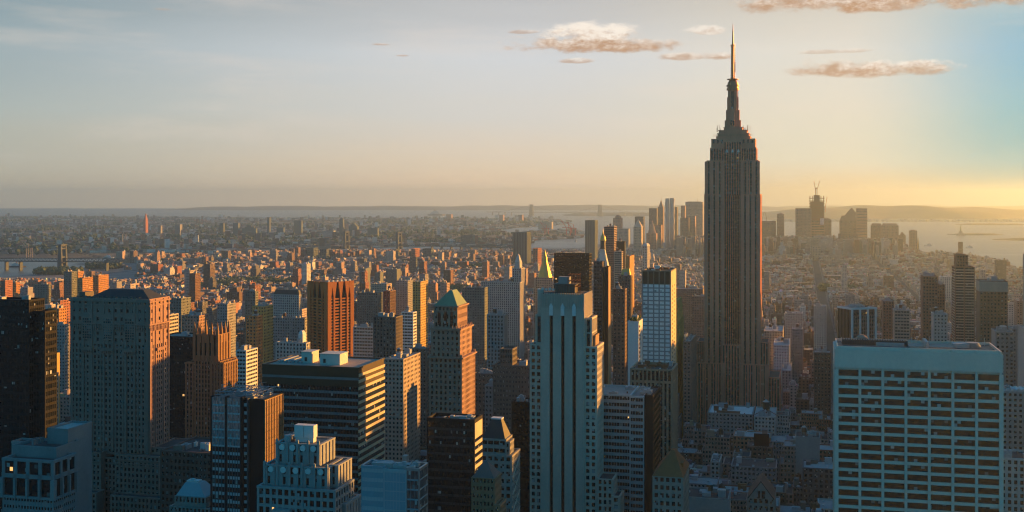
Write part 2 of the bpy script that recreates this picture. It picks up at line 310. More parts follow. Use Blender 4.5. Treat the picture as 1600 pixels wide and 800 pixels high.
class B:
    """one building: an Empty at its front base; x() and z() turn measured photo columns/rows into local metres"""
    def __init__(s, name, label, cat, px, Y, yaw=-VP, group=None, short=None, base=0.0):
        s.Y = Y; s.X = (px-800)/FPX*Y; s.yaw = yaw; s.c = math.cos(R(yaw)); s.s = math.sin(R(yaw))
        s.root = link(bpy.data.objects.new(name, None)); s.root.empty_display_size = 5
        s.root.location = (s.X, s.Y, base); s.root.rotation_euler = (0,0,R(yaw)); s.base = base
        tag(s.root, label, cat, group); s.short = short or name.replace('_',' ')
        s.W = MB(); s.Rf = MB(); s.win = []; s.mats = []; s.rmats = []; s.fp = []; s.ztop = 0; s.extra = {}
    def x(s, px, y=0):
        tt = (px-800)/FPX
        # world = (X + x c - y s, Y + x s + y c)
        return (tt*(s.Y+y*s.c) - s.X + y*s.s)/(s.c - tt*s.s)
    def z(s, row, x=0, y=0):
        return CAMZ-(row-ROW0)*(s.Y+x*s.s+y*s.c)/FPX - s.base
    def w(s, x, y, z=0): return (s.X+x*s.c-y*s.s, s.Y+x*s.s+y*s.c, z+s.base)
    def scr(s, x, y, z):
        a = s.w(x,y,z); return (800+FPX*a[0]/a[1], ROW0+FPX*(CAMZ-a[2])/a[1], a[1])
    def mi(s, m, lst=None):
        lst = s.mats if lst is None else lst
        if m not in lst: lst.append(m)
        return lst.index(m)
    def depth(s, pc, pr, y0=0):
        """depth of a side wall seen between photo columns pc (front corner) and pr (back corner)"""
        x0 = s.x(pc, y0); lo, hi = 0.5, 150
        for _ in range(40):
            md = (lo+hi)/2; p = s.scr(x0, y0+md, 0)[0]
            if (p-pc)*(1 if pr > pc else -1) < abs(pr-pc): lo = md
            else: hi = md
        return lo
    def facade(s, face, a0, a1, at, z0, z1, st):
        L = a1-a0
        if L < 1 or z1-z0 < 1.5: return
        nb = max(1, round(L/st['bw'])); nf = max(1, round((z1-z0)/st['fh'])); cw = L/nb; h = (z1-z0)/nf
        mw = s.mi(st['wall']); ms = s.mi(st['span']); pd = st['pd']; sdp = st['sd']
        def put(p0,p1,d,za,zb,m):
            if face == 'F': s.W.box(p0,p1,at-d,at+.02,za,zb,m)
            elif face == 'R': s.W.box(at-.02,at+d,p0,p1,za,zb,m)
            elif face == 'L': s.W.box(at-d,at+.02,p0,p1,za,zb,m)
            else: s.W.box(p0,p1,at-.02,at+d,za,zb,m)
        hw = st['pw']*cw/2
        for j in range(nb+1):
            c = a0+j*cw; put(max(a0,c-hw), min(a1,c+hw), pd, z0, z1, mw)
        for i in range(nf):
            put(a0, a1, sdp, z0+i*h, z0+i*h+st['sh']*h, ms)
        ww = cw*(1-st['pw']); wh = h*(1-st['sh'])
        g = st['glass']
        for i in range(nf):
            zc = z0+i*h+st['sh']*h+wh/2
            for j in range(nb):
                s.win.append((face, a0+(j+.5)*cw, at, zc, ww, wh, g))
    def tier(s, x0, x1, y0, y1, z0, z1, st=None, faces='FR', mat=None, roof=None, parapet=1.1, blank=None):
        m = s.mi(mat or (st['wall'] if st else LIME)); s.W.box(x0,x1,y0,y1,z0,z1,m)
        D = 0
        if st:
            D = max(st['pd'],st['sd'])
            # openings only where the photograph could show them
            zb = z0
            if 'F' in faces: s.facade('F',x0,x1,y0,zb,z1,st)
            if 'R' in faces: s.facade('R',y0,y1,x1,zb,z1,st)
            if 'L' in faces: s.facade('L',y0,y1,x0,zb,z1,st)
            e = D+.025; mw = s.mi(st['wall'])
            for fx, sx_ in (('R',1),('L',-1)):
                xx = x1 if sx_ > 0 else x0
                q = (xx-.35, xx+e) if sx_ > 0 else (xx-e, xx+.35)
                s.W.box(q[0],q[1],y0-e,y0+.35,z0,z1-.003,mw)
                s.W.box(q[0],q[1],y1-.35,y1+e,z0,z1-.003,mw)
        # parapet and deck
        rm = s.mi(roof or (st['roof'] if st else TAR), s.rmats); wm = s.mi(mat or (st['wall'] if st else LIME), s.rmats)
        rb = MB(); rb.box(x0+.4,x1-.4,y0+.4,y1-.4,z1-.3,z1+.12,0)
        if parapet:
            o = D+.12
            for q in ((x0-o,x1+o,y0-o,y0+.5),(x0-o,x1+o,y1-.5,y1+o),(x0-o,x0+.5,y0+.5,y1-.5),(x1-.5,x1+o,y0+.5,y1-.5)):
                rb.box(*q, z1+.001, z1+parapet, 1)
        s.part('roof', rb, [s.rmats[rm], s.rmats[wm]])
        s.fp.append((x0-D,x1+D,y0-D,y1+D)); s.ztop = max(s.ztop, z1)
        a = s.scr(x0,y0,z1); b = s.scr(x1,y0,z1); c = s.scr(x1,y1,z1); d = s.scr(x0,y1,z1); bb = s.scr(x0,y0,z0)
        OCC.append((min(a[0],d[0]), max(b[0],c[0]), min(a[1],c[1],b[1],d[1]), bb[1], a[2]))
    def each(s, name, mb, mats, k=1):
        """every shape collected in mb becomes a part of its own (k polyhedra per piece)"""
        for q,m_ in zip(mb.bx,mb.bm): o=MB(); o.box(*q); s.part(name,o,mats)
        pc=mb.pieces
        for i in range(0,len(pc),k):
            o=MB()
            for vs,fs in pc[i:i+k]: o.poly(vs,fs)
            s.part(name,o,mats)
    def part(s, name, mb, mats, parent=None, label=None):
        o = mb.build(name, mats, parent or s.root)
        if label: o['label'] = label
        return o
    def units(s, x0,x1,y0,y1,z, n, seed=0, hmax=4, mats=(ROOFC,)):
        """lift houses, fans and cooling units standing on the deck"""
        rnd = random.Random(seed*31+n)
        for i in range(n):
            w_, d_, h_ = rnd.uniform(1.5,6), rnd.uniform(1.5,6), rnd.uniform(1,hmax)
            w_ = min(w_, (x1-x0)*.4); d_ = min(d_, (y1-y0)*.4)
            cx, cy_ = rnd.uniform(x0+w_/2+.6, x1-w_/2-.6), rnd.uniform(y0+d_/2+.6, y1-d_/2-.6)
            mb = MB(); mb.box(cx-w_/2,cx+w_/2,cy_-d_/2,cy_+d_/2,z+.1,z+h_)
            mb.box(cx-w_/2-.12,cx+w_/2+.12,cy_-d_/2-.12,cy_+d_/2+.12,z+h_,z+h_+.2)
            if rnd.random() < .4: mb.cyl(cx,cy_,z+h_+.2,z+h_+.9,min(w_,d_)*.3,n=10)
            s.part('roof_unit', mb, rnd.choice(mats))
            w_,d_,h_ = rnd.uniform(.5,1.6),rnd.uniform(.5,3.5),rnd.uniform(.5,1.5); cx,cy_ = rnd.uniform(x0+1.5,x1-1.5),rnd.uniform(y0+1.5,y1-2.5)
            mb = MB(); mb.box(cx-w_/2,cx+w_/2,cy_-d_/2,cy_+d_/2,z+.1,z+h_); s.part('roof_vent', mb, rnd.choice((STEEL,TAR,WHITE,RUST,GREY)))
    def tank(s, x, y, z, r=2.2, h=4.2, legs=2.6):
        mb = MB(); mb.cyl(x,y,z+legs,z+legs+h,r,n=14); rf = MB(); rf.cyl(x,y,z+legs+h,z+legs+h+r*.75,r+.15,.05,n=14)
        for k in range(4): mb.cyl(x,y,z+legs+.5+k*h/4,z+legs+.6+k*h/4,r+.05,n=14)
        lg = MB()
        for i in range(4):
            a = math.pi/4+i*math.pi/2; lg.bar((x+r*.8*math.cos(a),y+r*.8*math.sin(a),z),(x+r*.8*math.cos(a),y+r*.8*math.sin(a),z+legs),.15)
        tk = s.part('water_tank', mb, WOOD); s.part('tank_roof', rf, ROOFC, tk); s.part('tank_frame', lg, RUST, tk)
    def finish(s, nwin=100):
        if not s.W.empty(): s.part('walls', s.W, s.mats)
        if not s.Rf.empty(): s.part('roof', s.Rf, s.rmats)
        vis = []; rest = []
        for wdw in s.win:
            face,a,at,zc,ww,wh,g = wdw
            p = s.scr(a,at,zc) if face == 'F' else s.scr(at,a,zc)
            if -10 < p[0] < 1610 and p[1] < 805: vis.append((ww*wh/p[2]**2*(1 if face=='F' else .4), zc, wdw))
            elif -400 < p[0] < 1900 and p[1] < 1100: rest.append(wdw)
        if len(vis) > nwin:
            vis.sort(key=lambda q: (-round(q[0]*1e4), -q[1])); rest += [q[2] for q in vis[nwin:]]; vis = vis[:nwin]
        cache = {}
        for _, _, (face,a,at,zc,ww,wh,g) in vis:
            k = (face in 'FB', round(ww,2), round(wh,2), g.name)
            if k not in cache:
                mb = MB(); q = ww/2+.01
                if face in 'FB':
                    mb.box(-q,q,-.05,.04,-wh/2,wh/2)
                else: mb.box(-.05,.05,-q,q,-wh/2,wh/2)
                o = mb.build('window', g, s.root); cache[k] = o
            else: o = link(cache[k].copy(), s.root)
            o.location = (a, at-.05, zc) if face=='F' else ((at+.05, a, zc) if face=='R' else (at-.05, a, zc))
        if rest:
            mb = MB(); gm = []
            for (face,a,at,zc,ww,wh,g) in rest:
                m = s.mi(g, gm); q = ww/2+.01
                if face=='F': mb.box(a-q,a+q,at-.1,at-.01,zc-wh/2,zc+wh/2,m)
                elif face=='R': mb.box(at+.01,at+.1,a-q,a+q,zc-wh/2,zc+wh/2,m)
                else: mb.box(at-.1,at-.01,a-q,a+q,zc-wh/2,zc+wh/2,m)
            o = mb.build('window', gm, s.root); tag(o, kind='stuff')
        for (x0,x1,y0,y1) in s.fp:
            HEROFP.append([s.w(*q)[:2] for q in ((x0,y0),(x1,y0),(x1,y1),(x0,y1))])
        x0,x1,y0,y1 = s.fp[0]; p = s.scr((x0+x1)/2, y0, s.ztop); HEROTAG.append((p[0], p[1], p[2], s.short))
        return s
# ================================================================== 1. THE SETTING
def sheet(name, pts, z, mat, kind='structure', thick=0):
    mb = MB()
    if thick: mb.prism(pts, z-thick, z)
    else: mb.poly([(p[0],p[1],z) for p in pts], [list(range(len(pts)))])
    return tag(mb.build(name, mat), kind=kind)
def mat_ground(name, cols, scale, rough=.9):
    m, t, p = new_mat(name); tc = t.new('ShaderNodeTexCoord').outputs['Object']
    n = t.noise(tc, scale, 6, .6); t.l.new(t.ramp(n, cols), p.inputs['Base Color']); p.inputs['Roughness'].default_value = rough; return m
def mat_water():
    m, t, p = new_mat('water'); tc = t.new('ShaderNodeTexCoord').outputs['Object']
    mp = t.new('ShaderNodeMapping'); t.l.new(tc, mp.inputs[0]); mp.inputs['Scale'].default_value = (.3,1,1)
    n = t.noise(mp.outputs[0], .004, 5, .6); n2 = t.noise(tc, .05, 4, .6)
    t.l.new(t.ramp(n, [(.3,(.03,.055,.065,1)),(.7,(.05,.075,.08,1))]), p.inputs['Base Color'])
    t.put(p.inputs['Roughness'], t.m('ADD', .22, t.m('MULTIPLY', n, .22)))
    bp = t.new('ShaderNodeBump'); bp.inputs['Strength'].default_value = .25; bp.inputs['Distance'].default_value = 2; t.l.new(n2, bp.inputs['Height']); t.l.new(bp.outputs[0], p.inputs['Normal']); return m
WATER = mat_water()
sheet('water', [(-30000,-3000),(30000,-3000),(30000,29000),(-30000,29000)], 0, WATER)
G = ground_pt
MAN = [(-2600,-500),(-2600,2400)]+[G(*q,2) for q in ((-120,441),(0,434),(58,431),(70,424),(120,421),(150,413),(205,406),(420,397),(600,391),(760,388),(905,388),(960,382),(1050,379),(1190,378),(1300,379),(1400,385),(1450,394),(1500,402),(1540,410),(1600,420),(1700,440))]+[(2600,2600),(3300,-500)]
BKL = [(-14000,5000)]+[G(*q,2) for q in ((-60,405.5),(40,403),(200,402.5),(320,396),(500,389),(700,383),(740,386),(800,385.2),(828,380),(838,375),(905,371.5),(916,366),(900,361),(850,361.5),(800,364),(770,361),(800,356),(850,353.5),(880,350.5),(893,346),(872,343.5),(842,340.4),(800,340),(700,341.5),(560,341),(440,340.5),(340,339),(200,338.5),(80,337.6),(-60,336.5))]+[(-16000,15000)]
LAND_M = mat_ground('city_ground', [(.3,(.045,.05,.05,1)),(.7,(.09,.085,.08,1))], .01)
LAND_B = mat_ground('borough_ground', [(.35,(.02,.035,.02,1)),(.5,(.05,.055,.04,1)),(.65,(.13,.11,.09,1))], .004)
sheet('manhattan_ground', MAN, 2, LAND_M, thick=3)
sheet('brooklyn_ground', BKL, 2, LAND_B, thick=3)
HILLM = mat_ground('hill_cover', [(.35,(.03,.045,.03,1)),(.65,(.10,.085,.06,1))], .0018)
def hills(name, px0, px1, Y, depth, prof, base=0, n=90, seed=1):
    """rolling shore: a height field whose skyline is prof(t)"""
    rnd = random.Random(seed); mb = MB(); vs=[]; ny=9
    ph = [rnd.uniform(0,6.28) for _ in range(8)]
    for j in range(ny):
        v = j/(ny-1)
        for i in range(n+1):
            u = i/n; yy = Y+depth*v; xx = ((px0+(px1-px0)*u)-800)/FPX*(Y+depth*.35)
            hgt = prof(u)*math.sin(math.pi*min(1,max(0,v)))**.7*(1+.10*math.sin(u*40+ph[0]+v*5)+.07*math.sin(u*97+ph[1]-v*9))
            ed = min(1,u*14,(1-u)*14)
            vs.append((xx, yy+depth*.06*math.sin(u*30+ph[2]), base-2+max(0,hgt)*ed**.5))
    fs=[[j*(n+1)+i,j*(n+1)+i+1,(j+1)*(n+1)+i+1,(j+1)*(n+1)+i] for j in range(ny-1) for i in range(n)]
    mb.poly(vs,fs); o = mb.build(name, HILLM); 
    for p_ in o.data.polygons: p_.use_smooth = True
    return tag(o, kind='structure')
def prof_pts(pts):
    return lambda u: float(np.interp(u, [p[0] for p in pts], [p[1] for p in pts]))
hills('hills', 1165, 2150, 13200, 5200, prof_pts([(0,20),(.05,55),(.12,105),(.2,140),(.27,150),(.36,128),(.45,110),(.6,100),(.8,90),(1,60)]), seed=3)
hills('far_hills', 255, 1260, 24500, 3400, prof_pts([(0,20),(.05,60),(.15,75),(.3,70),(.5,80),(.62,95),(.8,90),(1,80)]), seed=5)
hills('shore_hills', 880, 1120, 16600, 1500, prof_pts([(0,10),(.1,34),(.4,44),(.8,36),(1,20)]), seed=8)
hills('far_shore', 1180, 2400, 25500, 2500, prof_pts([(0,60),(.1,80),(.5,70),(1,60)]), seed=9)
# islands in the bay
def island(name, px0, px1, row, hgt, seed):
    x0,y0 = G(px0,row); x1,_ = G(px1,row); rnd = random.Random(seed); mb=MB(); n=26; pts=[]; top=[]
    cx=(x0+x1)/2; rx=(x1-x0)/2
    for i in range(n):
        a=2*math.pi*i/n; k=1+rnd.uniform(-.08,.08); pts.append((cx+rx*k*math.cos(a), y0+rx*.42*k*math.sin(a))); top.append((cx+rx*.86*k*math.cos(a), y0+rx*.36*k*math.sin(a)))
    mb.prism(pts,-1,2.5,0,pts); mb.prism(top,2.5,hgt,0,[(cx+(p[0]-cx)*.8,y0+(p[1]-y0)*.8) for p in top])
    return tag(mb.build(name,HILLM),kind='structure')
island('bay_island', 1482, 1568, 367, 9, 1); island('bay_island', 1550, 1760, 374.5, 9, 2); island('bay_island', 1490, 1610, 351, 10, 4)
# streets and raised pavement blocks of the Manhattan grid (local frame u across, v away)
def uv2w(u,v): return (u*cG+v*sG, -u*sG+v*cG)
def inpoly(px_, py_, P):
    c = False; n = len(P)
    for i in range(n):
        x1,y1 = P[i]; x2,y2 = P[i-1]
        if (y1>py_) != (y2>py_) and px_ < (x2-x1)*(py_-y1)/(y2-y1)+x1: c = not c
    return c
AVE, STR = 235.0, 80.0
U0, V0 = 60.0, 12.0
blocks = []
for j in range(6, 95):
    for i in range(-24, 30):
        u0, v0 = U0+i*AVE, V0+j*STR
        xx, yy = uv2w(u0+100, v0+30)
        if yy < 420: continue
        tt = xx/yy
        if -.5 < tt < .52+(.5*max(0,(2600-yy)/2600) if yy < 2600 else 0) and inpoly(xx, yy, MAN): blocks.append((u0,v0))
mb = MB()
for (u0,v0) in blocks: mb.box(u0-4,u0+AVE-26,v0-4,v0+STR-14,1.9,2.15)
pv = tag(mb.build('pavement', mat_ground('pavement', [(.3,(.16,.16,.155,1)),(.7,(.26,.25,.24,1))], .08)), kind='structure'); pv.rotation_euler = (0,0,R(-VP))
lm = MB()                                     # painted lane lines down the avenues
for i in range(-8, 12):
    for off in (-21, -15.5):
        for k in range(60):
            lm.box(U0+i*AVE+off-.1, U0+i*AVE+off+.1, 520+k*14, 524+k*14, 2.004, 2.012)
rl = tag(lm.build('road_markings', masonry('road_paint', (.75,.75,.72))), kind='structure'); rl.rotation_euler = (0,0,R(-VP))
# ================================================================== 2. THE TALL SPIRE TOWER
b = B('art_deco_skyscraper', 'tallest tower, limestone art deco skyscraper with stepped crown and long mast', 'skyscraper', 1144, 1260, short='tall mast skyscraper')
x = b.x
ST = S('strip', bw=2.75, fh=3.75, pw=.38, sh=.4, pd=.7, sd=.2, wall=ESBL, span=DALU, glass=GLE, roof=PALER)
z305, z252, z216 = b.z(305), b.z(252), b.z(216)
zl = b.z(568)
X0,X1 = x(1101.5), x(1187); A0,A1 = x(1131), x(1158)
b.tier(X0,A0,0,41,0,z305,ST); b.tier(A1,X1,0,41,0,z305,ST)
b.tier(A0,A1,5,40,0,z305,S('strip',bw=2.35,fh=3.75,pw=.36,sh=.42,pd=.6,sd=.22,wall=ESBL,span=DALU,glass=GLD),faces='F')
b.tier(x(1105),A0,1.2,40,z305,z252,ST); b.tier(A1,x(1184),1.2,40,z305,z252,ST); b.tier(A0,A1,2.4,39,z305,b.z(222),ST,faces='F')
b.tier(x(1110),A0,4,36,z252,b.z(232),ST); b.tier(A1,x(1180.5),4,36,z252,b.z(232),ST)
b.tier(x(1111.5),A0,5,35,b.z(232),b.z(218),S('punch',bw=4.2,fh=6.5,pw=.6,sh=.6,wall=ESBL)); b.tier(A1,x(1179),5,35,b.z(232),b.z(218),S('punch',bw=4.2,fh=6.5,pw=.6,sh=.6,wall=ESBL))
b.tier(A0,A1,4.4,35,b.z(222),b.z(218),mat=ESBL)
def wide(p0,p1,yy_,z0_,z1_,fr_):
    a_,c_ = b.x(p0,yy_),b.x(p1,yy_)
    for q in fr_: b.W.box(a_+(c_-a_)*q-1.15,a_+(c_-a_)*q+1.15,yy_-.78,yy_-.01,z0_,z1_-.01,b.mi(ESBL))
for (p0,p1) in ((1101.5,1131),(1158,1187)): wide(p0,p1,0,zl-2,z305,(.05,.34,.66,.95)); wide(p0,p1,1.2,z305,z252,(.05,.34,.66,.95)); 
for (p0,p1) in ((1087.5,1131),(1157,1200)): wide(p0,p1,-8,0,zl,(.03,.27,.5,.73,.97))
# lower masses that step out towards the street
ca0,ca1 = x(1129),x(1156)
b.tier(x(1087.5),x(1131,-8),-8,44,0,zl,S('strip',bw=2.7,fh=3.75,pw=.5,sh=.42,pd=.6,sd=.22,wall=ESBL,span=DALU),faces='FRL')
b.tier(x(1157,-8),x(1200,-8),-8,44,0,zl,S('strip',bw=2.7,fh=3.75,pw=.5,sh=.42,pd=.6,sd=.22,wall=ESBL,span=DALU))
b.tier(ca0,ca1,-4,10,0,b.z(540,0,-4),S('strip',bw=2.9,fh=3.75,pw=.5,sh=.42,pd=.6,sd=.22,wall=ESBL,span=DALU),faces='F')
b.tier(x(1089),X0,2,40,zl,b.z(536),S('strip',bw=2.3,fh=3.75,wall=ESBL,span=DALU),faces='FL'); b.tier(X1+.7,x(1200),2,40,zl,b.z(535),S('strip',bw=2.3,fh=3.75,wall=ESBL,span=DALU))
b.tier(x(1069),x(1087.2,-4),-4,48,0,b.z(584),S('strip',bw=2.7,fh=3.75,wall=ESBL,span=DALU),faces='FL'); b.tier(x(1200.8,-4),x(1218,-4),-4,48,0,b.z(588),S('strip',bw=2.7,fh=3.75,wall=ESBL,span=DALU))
# arched heads of the centre bays
ar = MB()
for k in range(3):
    cx = A0+(A1-A0)*(k+.5)/3
    ar.prism([(cx-1.7,1.6),(cx+1.7,1.6),(cx+1.7,2.3),(cx-1.7,2.3)], b.z(238), b.z(233), 0, [(cx-.3,1.6),(cx+.3,1.6),(cx+.3,2.3),(cx-.3,2.3)])
b.each('arch_head', ar, WHITE)
# stepped observation levels and mast base
cx = x(1145,20); 
def lev(r0,r1,p0,p1,yy0,yy1,m,nm):
    mb = MB(); mb.box(x(p0,yy0),x(p1,yy0),yy0,yy1,b.z(r0,0,10),b.z(r1,0,10)); mb.box(x(p0,yy0)-.5,x(p1,yy0)+.5,yy0-.5,yy1+.5,b.z(r1,0,10),b.z(r1,0,10)+.7); b.part(nm,mb,m)
lev(219,214,1119,1172,7,36,ESBL,'observation_deck'); lev(214,209,1121,1170,9,34,ESBL,'crown_step'); lev(209,204,1123,1167,10,33,ESBL,'crown_step'); lev(204,199.5,1131,1160,12,31,ESBL,'crown_step')
fr = MB()
for k in range(28):
    xx = x(1115,7)+(x(1175,7)-x(1115,7))*k/27; fr.bar((xx,7.2,b.z(213,0,10)),(xx,7.2,b.z(209.5,0,10)),.12)
rnd = random.Random(4)
for k in range(16):
    pp = rnd.choice([rnd.uniform(1119,1130),rnd.uniform(1161,1172)]); h_ = rnd.uniform(3,8); xx = x(pp,12); fr.bar((xx,12,b.z(206,0,10)),(xx,12,b.z(206,0,10)+h_),.18)
fr.bar((x(1115,7),7.2,b.z(211,0,10)),(x(1175,7),7.2,b.z(211,0,10)),.1); b.part('railing', fr, SPIRE)
def prof(cx,cy,pts,name,m,n=16,parent=None):
    mb = MB()
    for (r0,w0,r1,w1) in pts: mb.cyl(cx,cy,b.z(r0,0,20),b.z(r1,0,20),w0/2*(b.Y+20)/FPX,w1/2*(b.Y+20)/FPX,n)
    return b.part(name,mb,m,parent)
cy = 21
mm = MB(); q = (b.Y+20)/FPX
mm.prism([(cx+a*6.6*q,cy+c*6.6*q) for a,c in ((-1,-1),(1,-1),(1,1),(-1,1))], b.z(200,0,20), b.z(139,0,20), 0, [(cx+a*6.0*q,cy+c*6.0*q) for a,c in ((-1,-1),(1,-1),(1,1),(-1,1))])
for sx_ in (-1,1):                                   # winged buttresses on every side
    for (r0,r1,w0) in ((200,188,12.4),(188,172,10.4),(172,152,8.6),(152,141,7.4)):
        mm.box(*sorted((cx+sx_*5*q,cx+sx_*w0*q)), cy-3.2*q, cy+3.2*q, b.z(r0,0,20), b.z(r1,0,20))
        mm.box(cx-3.2*q, cx+3.2*q, *sorted((cy+sx_*5*q,cy+sx_*w0*q)), b.z(r0,0,20), b.z(r1,0,20))
ms = b.part('mast_tower', mm, ESBL)
gl_ = MB()
for k in (-1,1): gl_.box(cx+k*1.6*q-1.3*q,cx+k*1.6*q+1.3*q,cy-12.7*q,cy-12.4*q,b.z(197,0,20),b.z(189,0,20))
gl_.box(cx-2.1*q,cx+2.1*q,cy-8.9*q,cy-8.65*q,b.z(170,0,20),b.z(143,0,20)); gl_.box(cx+8.65*q,cx+8.9*q,cy-2.1*q,cy+2.1*q,b.z(170,0,20),b.z(143,0,20))
b.each('mast_window', gl_, GLD)
prof(cx,cy,[(141,19,138,19.5),(138,17,135,17),(135,20,133,20),(133,17,129,16),(129,15,126,12),(126,12,124,9)],'lantern',SPIRE,20)
prof(cx,cy,[(124.5,18,123.3,18)],'catwalk',SPIRE,20)
an = MB(); zz = lambda r: b.z(r,0,20)
for k in range(4):
    a = math.pi/4+k*math.pi/2; an.bar((cx+2.6*math.cos(a),cy+2.6*math.sin(a),zz(124)),(cx+1.7*math.cos(a),cy+1.7*math.sin(a),zz(72)),.35)
for k in range(14):
    r_ = 122-k*3.7; an.cyl(cx,cy,zz(r_),zz(r_)+.7,2.7-.05*k,n=8)
an.cyl(cx,cy,zz(124),zz(72),1.1,.8,8); an.cyl(cx,cy,zz(72),zz(70),2.6,2.6,10); an.cyl(cx,cy,zz(70),zz(48),1.0,.6,8); an.cyl(cx,cy,zz(48),zz(37),.45,.15,6)
an.box(cx+2.9,cx+3.3,cy-.3,cy+.3,zz(112),zz(97)); an.box(cx+1.2,cx+3.3,cy-.2,cy+.2,zz(112),zz(111.5)); an.box(cx+1.2,cx+3.3,cy-.2,cy+.2,zz(98),zz(97.5))
b.part('antenna', an, SPIRE)
b.finish()

# ================================================================== 3. NEAR TOWERS
# grid office slab at the right
b = B('office_tower', 'broad white travertine office slab filling the lower right', 'office tower', 1308, 600, short='broad white grid slab')
x = b.x; XR = x(1563); zt = b.z(545); zb1 = b.z(577)
ST = S('punch', bw=XR/7, fh=(zb1-0)/46.0, pw=.12, sh=.34, pd=1.3, sd=.7, wall=TRAV, glass=GLG, roof=DGREY)
fh = (b.z(590)-b.z(604.4)); fh = 14.35*600/FPX*1.0
nf = int(zb1/fh)
ST['fh'] = fh
b.tier(0,XR,0,34,zb1-nf*fh,zb1,ST,faces='FL',parapet=0); HEROTAG.pop() if False else None
b.tier(0,XR,0,34,zb1,zt,None,mat=TRAV,roof=DGREY,parapet=1.5)
b.W.box(-1.2,XR+1.2,-1.25,.01,zb1+1.2,zt-.01,b.mi(TRAV))
for k in range(8):
    xx = XR*k/7; b.W.box(xx-.55,xx+.55,-1.45,-.02,zb1-.4,zt+1.2,b.mi(TRAV))
b.W.box(-1.3,-.01,-1.0,34,zb1+1.2,zt-.02,b.mi(TRAV))
# roof equipment
zr = zt
mb = MB(); mb.box(3,36,20,27,zr+.1,zr+2.6); 
for k in range(26): mb.box(3.2+k*1.25,3.7+k*1.25,19.4,20,zr+.1,zr+3.3)
b.part('cooling_bank', mb, DGREY)
mb = MB(); mb.cyl(13.5,29,zr+.1,zr+3.0,3.0,n=16); mb.cyl(13.5,29,zr+3.0,zr+4.4,3.0,1.0,16); b.part('water_tank', mb, OCHRE)
mb = MB(); mb.box(36,58,12,26,zr+.1,zr+1.0); b.part('roof_terrace', mb, PINKR)
mb = MB(); mb.box(20,34,16,18,zr+.1,zr+1.8); mb.box(44,45.5,10,28,zr+.1,zr+3.5); mb.box(58,66,18,26,zr+.1,zr+2.2); b.part('roof_unit', mb, ROOFC)
mb = MB()
for k in range(6): mb.cyl(68,22,zr+.1+k*.45,zr+.35+k*.45,4.4-.25*k,n=20)
b.part('fan_unit', mb, ROOFC)
mb = MB(); 
for k in range(9): mb.bar((3+k*9,31,zr),(3+k*9,31,zr+2.6+(k%3)*.8),.12)
for k in range(6): mb.box(16+k*3,17.6+k*3,30,31,zr+.1,zr+1.9)
b.part('roof_vent', mb, WHITE)
b.finish()

# arched brown-stone tower at the left
b = B('gothic_office_tower', 'broad dark stone office tower with arched top windows, gilded by sun on its right wall', 'office tower', 112, 790, short='broad arched-window tower')
x = b.x; XR = x(233); zt = b.z(468); d = 24
ST = S('punch', bw=2.75, fh=3.75, pw=.5, sh=.42, pd=.5, sd=.35, wall=masonry('umber_stone',(.34,.21,.17)), glass=GLE)
U_ = ST['wall']
zc1, zc0 = b.z(507), b.z(536)
b.tier(0,XR,0,d,b.z(706),zc0,ST,parapet=0)
S2 = S('punch', bw=4.6, fh=4.2, pw=.62, sh=.5, pd=.6, sd=.45, wall=U_, glass=GLE)
b.tier(0,XR,0,d,zc0,zc1,S2,parapet=0); b.tier(0,XR,0,d,zc1,zt,S('punch', bw=4.6, fh=5.5, pw=.6, sh=.6, pd=.6, sd=.45, wall=U_, glass=GLE),roof=SLATE,parapet=1.5)
# vertical buttresses, cornices, arcade
co = MB()
for r_,o in ((470,1.5),(476,1.0),(505,1.4),(509,1.0)):
    zz_ = b.z(r_); co.box(-o,XR+o,-o,-.3,zz_,zz_+.8); co.box(XR+.3,XR+o,-.3,d+o,zz_,zz_+.8)
for k in range(34): co.box(k*XR/34,k*XR/34+.6,-1.35,-.62,b.z(514),b.z(505.5))
for k in range(14): co.box(XR+.62,XR+1.35,k*d/14+.3,k*d/14+.9,b.z(514),b.z(505.5))
b.part('cornice', co, U_)
bt = MB()
for p_ in (113.5,131,144,163,177,197,211,231): bt.box(x(p_)-.7,x(p_)+.7,-1.1,-.3,b.z(700),b.z(466))
for yv in (.3,7,17,23.3): bt.box(XR+.3,XR+1.1,yv-.6,yv+.6,b.z(700),b.z(466))
b.each('buttress', bt, U_)
for p_ in (137.5,170,204):                            # tall arched windows
    cx_ = x(p_); hw = 3.4; z0_, z1_ = b.z(529), b.z(497)
    fm = MB(); pts = [(-hw-.7,z0_),(hw+.7,z0_)]
    arc = [((hw+.7)*math.cos(a*math.pi/8), z1_+(hw+1.2)*math.sin(a*math.pi/8)) for a in range(9)]
    ring = [(cx_-hw-.7,z0_)]+[(cx_-q_[0] if False else cx_+q_[0],q_[1]) for q_ in arc[::-1]]+[(cx_+hw+.7,z0_)]
    vs = [(p[0],-1.25,p[1]) for p in ring]+[(p[0],-.4,p[1]) for p in ring]; k = len(ring)
    fm.poly(vs,[list(range(k))[::-1]]+[[i,(i+1)%k,k+(i+1)%k,k+i] for i in range(k)])
    fo = b.part('arched_window', fm, U_)
    pn = MB()
    for c_ in range(4):
        for r2 in range(8):
            pn.box(cx_-hw+.25+c_*1.7,cx_-hw+1.45+c_*1.7,-1.33,-1.24,z0_+.8+r2*1.75,z0_+2.0+r2*1.75)
    b.part('pane', pn, glass('arched_pane',blind=.4,blindcol=(.3,.3,.28)), fo)
    bl = MB(); bl.box(cx_-hw-1,cx_+hw+1,-1.9,-.5,b.z(546),b.z(541)); 
    for c_ in range(6): bl.box(cx_-hw-.6+c_*1.35,cx_-hw-.1+c_*1.35,-2.0,-.5,b.z(549),b.z(541))
    b.part('balcony', bl, U_)
bl = MB(); bl.box(XR+.5,XR+2.0,d*.3,d*.68,b.z(546),b.z(541)); b.part('balcony', bl, U_)
